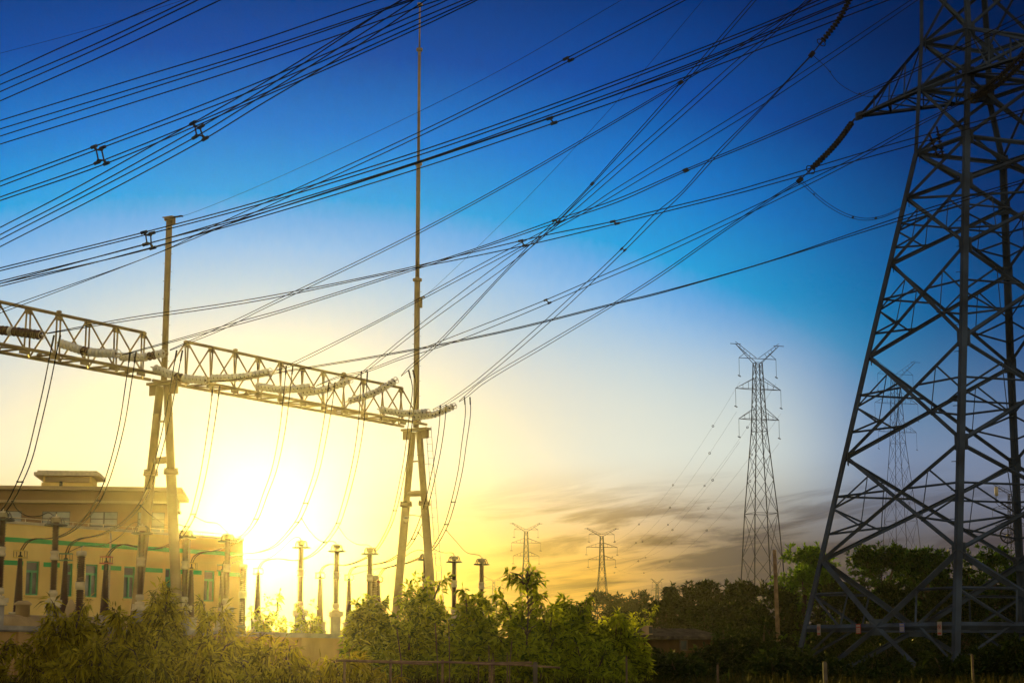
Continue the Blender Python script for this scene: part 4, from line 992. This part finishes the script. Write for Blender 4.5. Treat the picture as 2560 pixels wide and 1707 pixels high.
shrub('second leafy shrub behind the coping, right of the sun', 775, 1505, 60, 86, **{**BL, 'n': 300})
shrub('bright shrub hiding the bushings left of the mast column', 925, 1482, 90, 56, **BL)
shrub('tallest bright shrub at the foot of the mast column', 1055, 1440, 105, 55, **BL)
shrub('bright shrub below the rightmost ringed transformer', 1180, 1478, 95, 53, **BL)
shrub('bright rounded shrub around the sapling', 1300, 1490, 105, 51, **BL)
shrub('bright shrub right of the sapling', 1425, 1494, 105, 53, **BL)
shrub('shrub at the right end of the bright thicket beside the hut', 1535, 1535, 90, 54, **BL)
shrub('bright low shrub filling the gap just right of the sapling', 1368, 1498, 85, 50, **BL)
shrub('low shadowed shrub under the bright thicket', 1340, 1590, 130, 47, **BL)
shrub('low shadowed shrub at the thicket corner near the hut', 1480, 1600, 120, 47, **BL)
shrub('low shadowed shrub beneath the mast column thicket', 1180, 1580, 110, 50, **BL)
shrub('spreading shrub behind the rail fence, left part', 1000, 1560, 110, 52, **BL)
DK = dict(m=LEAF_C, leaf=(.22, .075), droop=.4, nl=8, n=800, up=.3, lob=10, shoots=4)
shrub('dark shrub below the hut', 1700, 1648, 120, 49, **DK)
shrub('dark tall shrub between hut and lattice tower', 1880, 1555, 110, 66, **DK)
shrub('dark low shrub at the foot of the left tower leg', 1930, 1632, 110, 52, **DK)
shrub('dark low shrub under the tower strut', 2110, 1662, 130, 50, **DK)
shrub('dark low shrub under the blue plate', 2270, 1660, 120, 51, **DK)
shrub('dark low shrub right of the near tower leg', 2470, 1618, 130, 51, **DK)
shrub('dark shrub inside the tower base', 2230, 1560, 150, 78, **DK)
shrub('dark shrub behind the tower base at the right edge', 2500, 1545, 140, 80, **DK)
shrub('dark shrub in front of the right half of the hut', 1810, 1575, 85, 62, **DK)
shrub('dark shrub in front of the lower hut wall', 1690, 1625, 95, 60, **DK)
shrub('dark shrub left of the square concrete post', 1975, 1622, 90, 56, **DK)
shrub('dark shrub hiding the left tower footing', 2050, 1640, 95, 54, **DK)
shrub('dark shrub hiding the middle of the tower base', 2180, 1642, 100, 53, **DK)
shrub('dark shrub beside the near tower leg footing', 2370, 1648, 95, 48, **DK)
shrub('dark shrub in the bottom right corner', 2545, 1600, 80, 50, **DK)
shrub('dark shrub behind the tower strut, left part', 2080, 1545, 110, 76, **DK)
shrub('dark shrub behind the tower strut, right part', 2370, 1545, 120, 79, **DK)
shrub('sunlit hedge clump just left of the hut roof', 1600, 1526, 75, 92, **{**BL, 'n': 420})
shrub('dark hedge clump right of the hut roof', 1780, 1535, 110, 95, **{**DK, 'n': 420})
# sapling
def sapling(label, px, top, d):
    p = at(px, top, d); x, z = p.x, p.z; t = thing('sapling', label, 'sapling', (x, d, 0))
    st = [[(x + .02, d, 0), (x - .04, d, z * .4), (x + .03, d, z * .75), (x, d, z - .1)]]; C, O = [], []
    for k in range(22):
        h = z * (rng.uniform(.86, 1.0) if k < 15 else rng.uniform(.6, .84)); a = rng.uniform(0, 6.28); r = .40 * rng.uniform(.45, 1.15) * (1.1 if h > z * .85 else .9)
        e_ = (x + math.cos(a) * r, d + math.sin(a) * r, h + .12); st.append([(x, d, h - .1), ((x + e_[0]) / 2, (d + e_[1]) / 2, h + .06), e_])
        for f in (.4, .7, 1): C.append([x + math.cos(a) * r * f, d + math.sin(a) * r * f, h + .12 * f]); O.append([math.cos(a) * .5, math.sin(a) * .5, .15])
    V = leaves(np.array(C), np.array(O), 5, .22, .075, .4, .5); mesh_np('crown', V, np.arange(len(V)).reshape(-1, 4), LEAF_B, t, (x, d, 0))
    woody(st, .035).build('trunk', BARK, t)
sapling('slender sapling standing above the bright thicket', 1318, 1434, 47)
# trees
def tree(label, px, top, hw, d, m, style='round', n=1500, group='trees beyond the meadow'):
    p = at(px, top, d); x, H = p.x, p.z; rw = hw * d / F; t = thing('tree', label, 'tree', (x, d, 0), group); lobes = []
    st = [[(x, d, 0), (x + .1, d, H * .4), (x, d, H * .8)]]
    prof = (lambda f: np.interp(f, [0, .25, .5, .75, .9, 1], [.8, 1.0, 1.0, .92, .72, .3])) if style == 'round' else (lambda f: np.interp(f, [0, .15, .5, 1], [.9, 1, .62, .06]))
    for i in range(46):
        f = rng.uniform(.08, .95) if i < 34 else rng.uniform(.1, .5); wdt = rw * float(prof(f)); a = rng.uniform(0, 6.28); q = math.sqrt(rng.uniform(.05, .8))
        r = (rw * rng.uniform(.16, .30), rw * rng.uniform(.16, .30), max(.3, H * rng.uniform(.05, .10)))
        c = (x + math.cos(a) * q * wdt, d + math.sin(a) * q * wdt, min(H * f, H - r[2] * 1.2)); lobes.append((c, r))
        if i % 2: st.append([(x, d, H * f * .55), ((x + c[0]) / 2, (d + c[1]) / 2, H * f * .8), c])
    if style == 'round':
        for i in range(40):                                            # upright shoots breaking the outline
            f = rng.uniform(.45, .98); a = rng.uniform(0, 6.28); q = math.sqrt(rng.uniform(0, 1)); wdt = rw * float(prof(f)) * .95
            hz_ = H * rng.uniform(.06, .13); w_ = rw * rng.uniform(.05, .10)
            lobes.append(((x + math.cos(a) * q * wdt, d + math.sin(a) * q * wdt, min(H * (f + .06), H - hz_)), (w_, w_, hz_)))
    P, O = crown_pts(lobes, n, .25, .08); O = O * .55
    if style == 'round': O[:, 2] = np.abs(O[:, 2]) + .55
    else: O[:, 2] = O[:, 2] * .3 - .1
    s_ = .55 + .45 * d / 112
    V = leaves(P, O, 6, .33 * s_, .11 * s_, .15 if style == 'round' else .4, .5)
    mesh_np('crown', V, np.arange(len(V)).reshape(-1, 4), m, t, (x, d, 0)); woody(st, max(.1, H * .016)).build('trunk', BARK, t)
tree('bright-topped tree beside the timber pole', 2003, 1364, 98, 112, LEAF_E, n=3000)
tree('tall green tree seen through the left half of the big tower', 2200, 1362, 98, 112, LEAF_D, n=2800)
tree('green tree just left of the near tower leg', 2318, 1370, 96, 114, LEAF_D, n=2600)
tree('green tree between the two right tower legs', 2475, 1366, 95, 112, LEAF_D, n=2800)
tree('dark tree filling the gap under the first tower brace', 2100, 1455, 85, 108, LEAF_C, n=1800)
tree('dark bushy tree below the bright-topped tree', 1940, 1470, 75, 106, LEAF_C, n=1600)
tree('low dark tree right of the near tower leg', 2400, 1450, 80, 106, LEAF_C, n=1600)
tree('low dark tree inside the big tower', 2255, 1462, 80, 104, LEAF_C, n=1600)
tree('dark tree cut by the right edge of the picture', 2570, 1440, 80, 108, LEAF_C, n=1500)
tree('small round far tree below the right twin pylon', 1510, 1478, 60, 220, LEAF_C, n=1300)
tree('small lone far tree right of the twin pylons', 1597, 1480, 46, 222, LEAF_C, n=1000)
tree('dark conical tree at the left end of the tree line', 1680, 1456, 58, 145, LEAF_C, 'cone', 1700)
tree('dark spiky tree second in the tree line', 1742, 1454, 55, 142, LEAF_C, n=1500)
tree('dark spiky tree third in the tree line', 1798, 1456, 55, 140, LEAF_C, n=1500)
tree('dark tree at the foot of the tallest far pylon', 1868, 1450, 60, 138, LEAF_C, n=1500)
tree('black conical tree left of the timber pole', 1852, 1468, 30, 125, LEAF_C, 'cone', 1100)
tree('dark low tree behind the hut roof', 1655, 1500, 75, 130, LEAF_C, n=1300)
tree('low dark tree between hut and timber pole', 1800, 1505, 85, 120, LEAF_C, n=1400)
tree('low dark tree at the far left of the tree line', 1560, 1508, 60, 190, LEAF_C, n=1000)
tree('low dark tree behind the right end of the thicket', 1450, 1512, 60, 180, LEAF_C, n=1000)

# ------------------------------------------------------------------ hut, pole, fence, stakes
a, b = at(1612, 1590, 75), at(1800, 1590, 78); a.z = b.z = 0; hd = (b - a).normalized(); hn = Vector((hd.y, -hd.x, 0)); L = (b - a).length
t = thing('hut', 'low tan hut with a tiled roof among dark shrubs', 'hut', a); ze, = (at(1700, 1592, 76).z,)
hc = (a + b) / 2 - hn * 1.6
HUTW = mat('dark hut render', (.10, .06, .025), .9, 0, .2, .8, .1); HUTR = mat('dark roof tile', (.085, .065, .045), .9, 0, .3, 2.5, .1)  # darker wall and tile colours for the hut
MB().box(hc + UP * ze / 2, (L, 3.0, ze), (hd, hn, UP)).build('wall', HUTW, t)
rf = MB(); o = len(rf.v)
nrow = 26
for k in range(nrow):
    s0 = -L / 2 - .25 + (L + .5) * (k + .5) / nrow
    rf.tube([hc + hd * s0 + hn * 1.85 + UP * (ze - .02), hc + hd * s0 - hn * .1 + UP * (ze + .34)], .075, 8)
rf.box(hc + hn * .85 + UP * (ze + .13), (L + .5, 2.05, .06), (hd, (hn * .98 - UP * .18).normalized(), (UP * .98 + hn * .18).normalized())); rf.box(hc - hn * .95 + UP * (ze + .15), (L + .5, 1.75, .3), (hd, hn, UP))
rf.build('roof', HUTR, t)
P = at(1708, 1612, 76); wf = MB()
for sx in (-1, 1): wf.box(P + hd * sx * .2 + hn * .02, (.05, .06, .42), (hd, hn, UP)); wf.box(P + UP * sx * .2 + hn * .022, (.44, .06, .05), (hd, hn, UP))
wn_ = wf.build('window', BARK, t); MB().box(P + hn * .005, (.4, .03, .4), (hd, hn, UP)).build('pane', GLASS, wn_)
c = at(1618, 1574, 74.5); t = thing('air_conditioner', 'boxy outdoor air-conditioning unit on the hut roof end', 'air conditioner', c - UP * .2)
MB().box(c, (.38, .25, .36), (hd, hn, UP)).build('casing', TRIM, t); MB().box(c + hd * .07 + hn * .13, (.2, .02, .28), (hd, hn, UP)).build('grille', BLACK, t)
p0, p1 = at(1936, 1374, 84), at(1945, 1545, 84); p1.z = 0; o = MB().tube([Vector((p1.x + .02, 84, 0)), p0], [.11, .085], 10).build('timber_pole', WOOD, None, True); tag(o, 'bare brown timber pole in front of the tallest far pylon', 'pole')
# rail fence
def atp(px, py, d=41): return at(px, py, d)
fz = atp(1100, 1652).z
t = thing('rail_fence', 'rough timber rail fence crossing the foreground weeds', 'fence', Vector((atp(840, 1650).x, 41, 0)))
rr = MB(); rr.tube([atp(840, 1650), atp(980, 1653), atp(1120, 1654), atp(1230, 1657), atp(1330, 1655)], [.028, .03, .026, .03, .028], 7); rr.build('rail', WOOD, t, True)
rr = MB(); rr.tube([atp(1180, 1658, 40.9), atp(1300, 1661, 40.9), atp(1400, 1668, 41)], .024, 7); rr.build('rail', WOOD, t, True)
rr = MB(); rr.tube([atp(900, 1652, 41.3), atp(1080, 1660, 41.2)], .02, 7); rr.build('rail', WOOD, t, True)
for px in (860, 975, 1105, 1228): q = atp(px, 1652); MB().tube([Vector((q.x, 41.06, 0)), q + Vector((.01, .06, .04))], .03, 6).build('post', WOOD, t)
DARKC = mat('dark concrete', (.10, .085, .07), .9, 0, .25, 3, .1)  # darker concrete tone for the square posts
FP = 'separate fence posts in the weeds'
for px, top, d, w_, lb in ((1338, 1656, 40, .10, 'square concrete post at the rail fence end'), (1566, 1640, 42, .045, 'thin dark post below the thicket corner'), (1794, 1662, 40, .045, 'thin dark post below the hut shrubs'), (2062, 1655, 41, .09, 'square concrete post before the left tower leg'), (2430, 1636, 43, .05, 'thin dark post right of the near tower leg')):
    q = at(px, top, d); b = MB().box(Vector((q.x, d, q.z / 2)), (w_, w_, q.z)); b.box(Vector((q.x, d, q.z + .01)), (w_ * .7, w_ * .7, .025)); tag(b.build('fence_post', DARKC if w_ > .08 else BARK), lb, 'post', FP)
for i, (px, tp, bt_, lean) in enumerate(((992, 1570, 1660, 12), (1088, 1556, 1660, 6), (1122, 1560, 1660, 2), (1222, 1612, 1658, 1), (1232, 1632, 1660, 3), (1268, 1630, 1662, 0), (1198, 1640, 1662, -2), (1280, 1600, 1660, -6))):
    q, q2 = at(px, tp, 44), at(px + lean, bt_, 44); o = MB().tube([Vector((q2.x, 44, 0)), Vector((q2.x, 44, q2.z)), q], [.018, .016, .012], 6).build('bamboo_stake', WOOD)
    tag(o, ('leaning stake at the left of the thicket', 'tall leaning stake left of its upright neighbour', 'tall upright stake below the mast column thicket', 'short stake behind the rail, taller of a close pair', 'short stake behind the rail, lower of a close pair', 'short upright stake just left of the sapling', 'shortest stake, hardly above the rail', 'slanting stake crossing the sapling foot')[i], 'stake', 'thin stakes behind the rail fence')

# tall grass and weeds along the bottom of the picture
m = 34000
gx = rng.uniform(-17, 19, m); gy = rng.uniform(34, 58, m); keep = np.abs(gx) < gy * .30 + .5; gx, gy = gx[keep], gy[keep]; m = len(gx)
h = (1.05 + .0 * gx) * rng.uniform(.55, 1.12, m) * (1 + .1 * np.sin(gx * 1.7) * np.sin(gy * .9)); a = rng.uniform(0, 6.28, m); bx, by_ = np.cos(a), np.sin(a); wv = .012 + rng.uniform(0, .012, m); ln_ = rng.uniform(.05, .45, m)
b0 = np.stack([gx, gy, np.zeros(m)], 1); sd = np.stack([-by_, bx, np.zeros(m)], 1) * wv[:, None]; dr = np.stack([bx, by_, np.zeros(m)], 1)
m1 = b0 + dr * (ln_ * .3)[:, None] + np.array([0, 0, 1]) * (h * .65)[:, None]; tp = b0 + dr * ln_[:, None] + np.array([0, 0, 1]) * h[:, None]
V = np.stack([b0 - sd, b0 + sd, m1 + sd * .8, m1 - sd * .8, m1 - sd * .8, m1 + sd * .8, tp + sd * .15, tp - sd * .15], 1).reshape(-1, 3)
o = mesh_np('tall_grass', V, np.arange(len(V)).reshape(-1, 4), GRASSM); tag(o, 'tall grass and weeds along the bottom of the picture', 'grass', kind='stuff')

# ------------------------------------------------------------------ air
hm = bpy.data.materials.new('haze'); hm.use_nodes = True; t = hm.node_tree; t.nodes.clear()
pv = t.nodes.new('ShaderNodeVolumePrincipled'); pv.inputs['Color'].default_value = (.95, .94, .92, 1); pv.inputs['Density'].default_value = HAZE_DENSITY; pv.inputs['Anisotropy'].default_value = HAZE_G
o = t.nodes.new('ShaderNodeOutputMaterial'); t.links.new(pv.outputs[0], o.inputs['Volume'])
hb = MB().box((10, 330, 19.4), (860, 700, 41.2)).build('haze', hm); tag(hb, 'thin golden haze in the air', 'haze', kind='stuff')
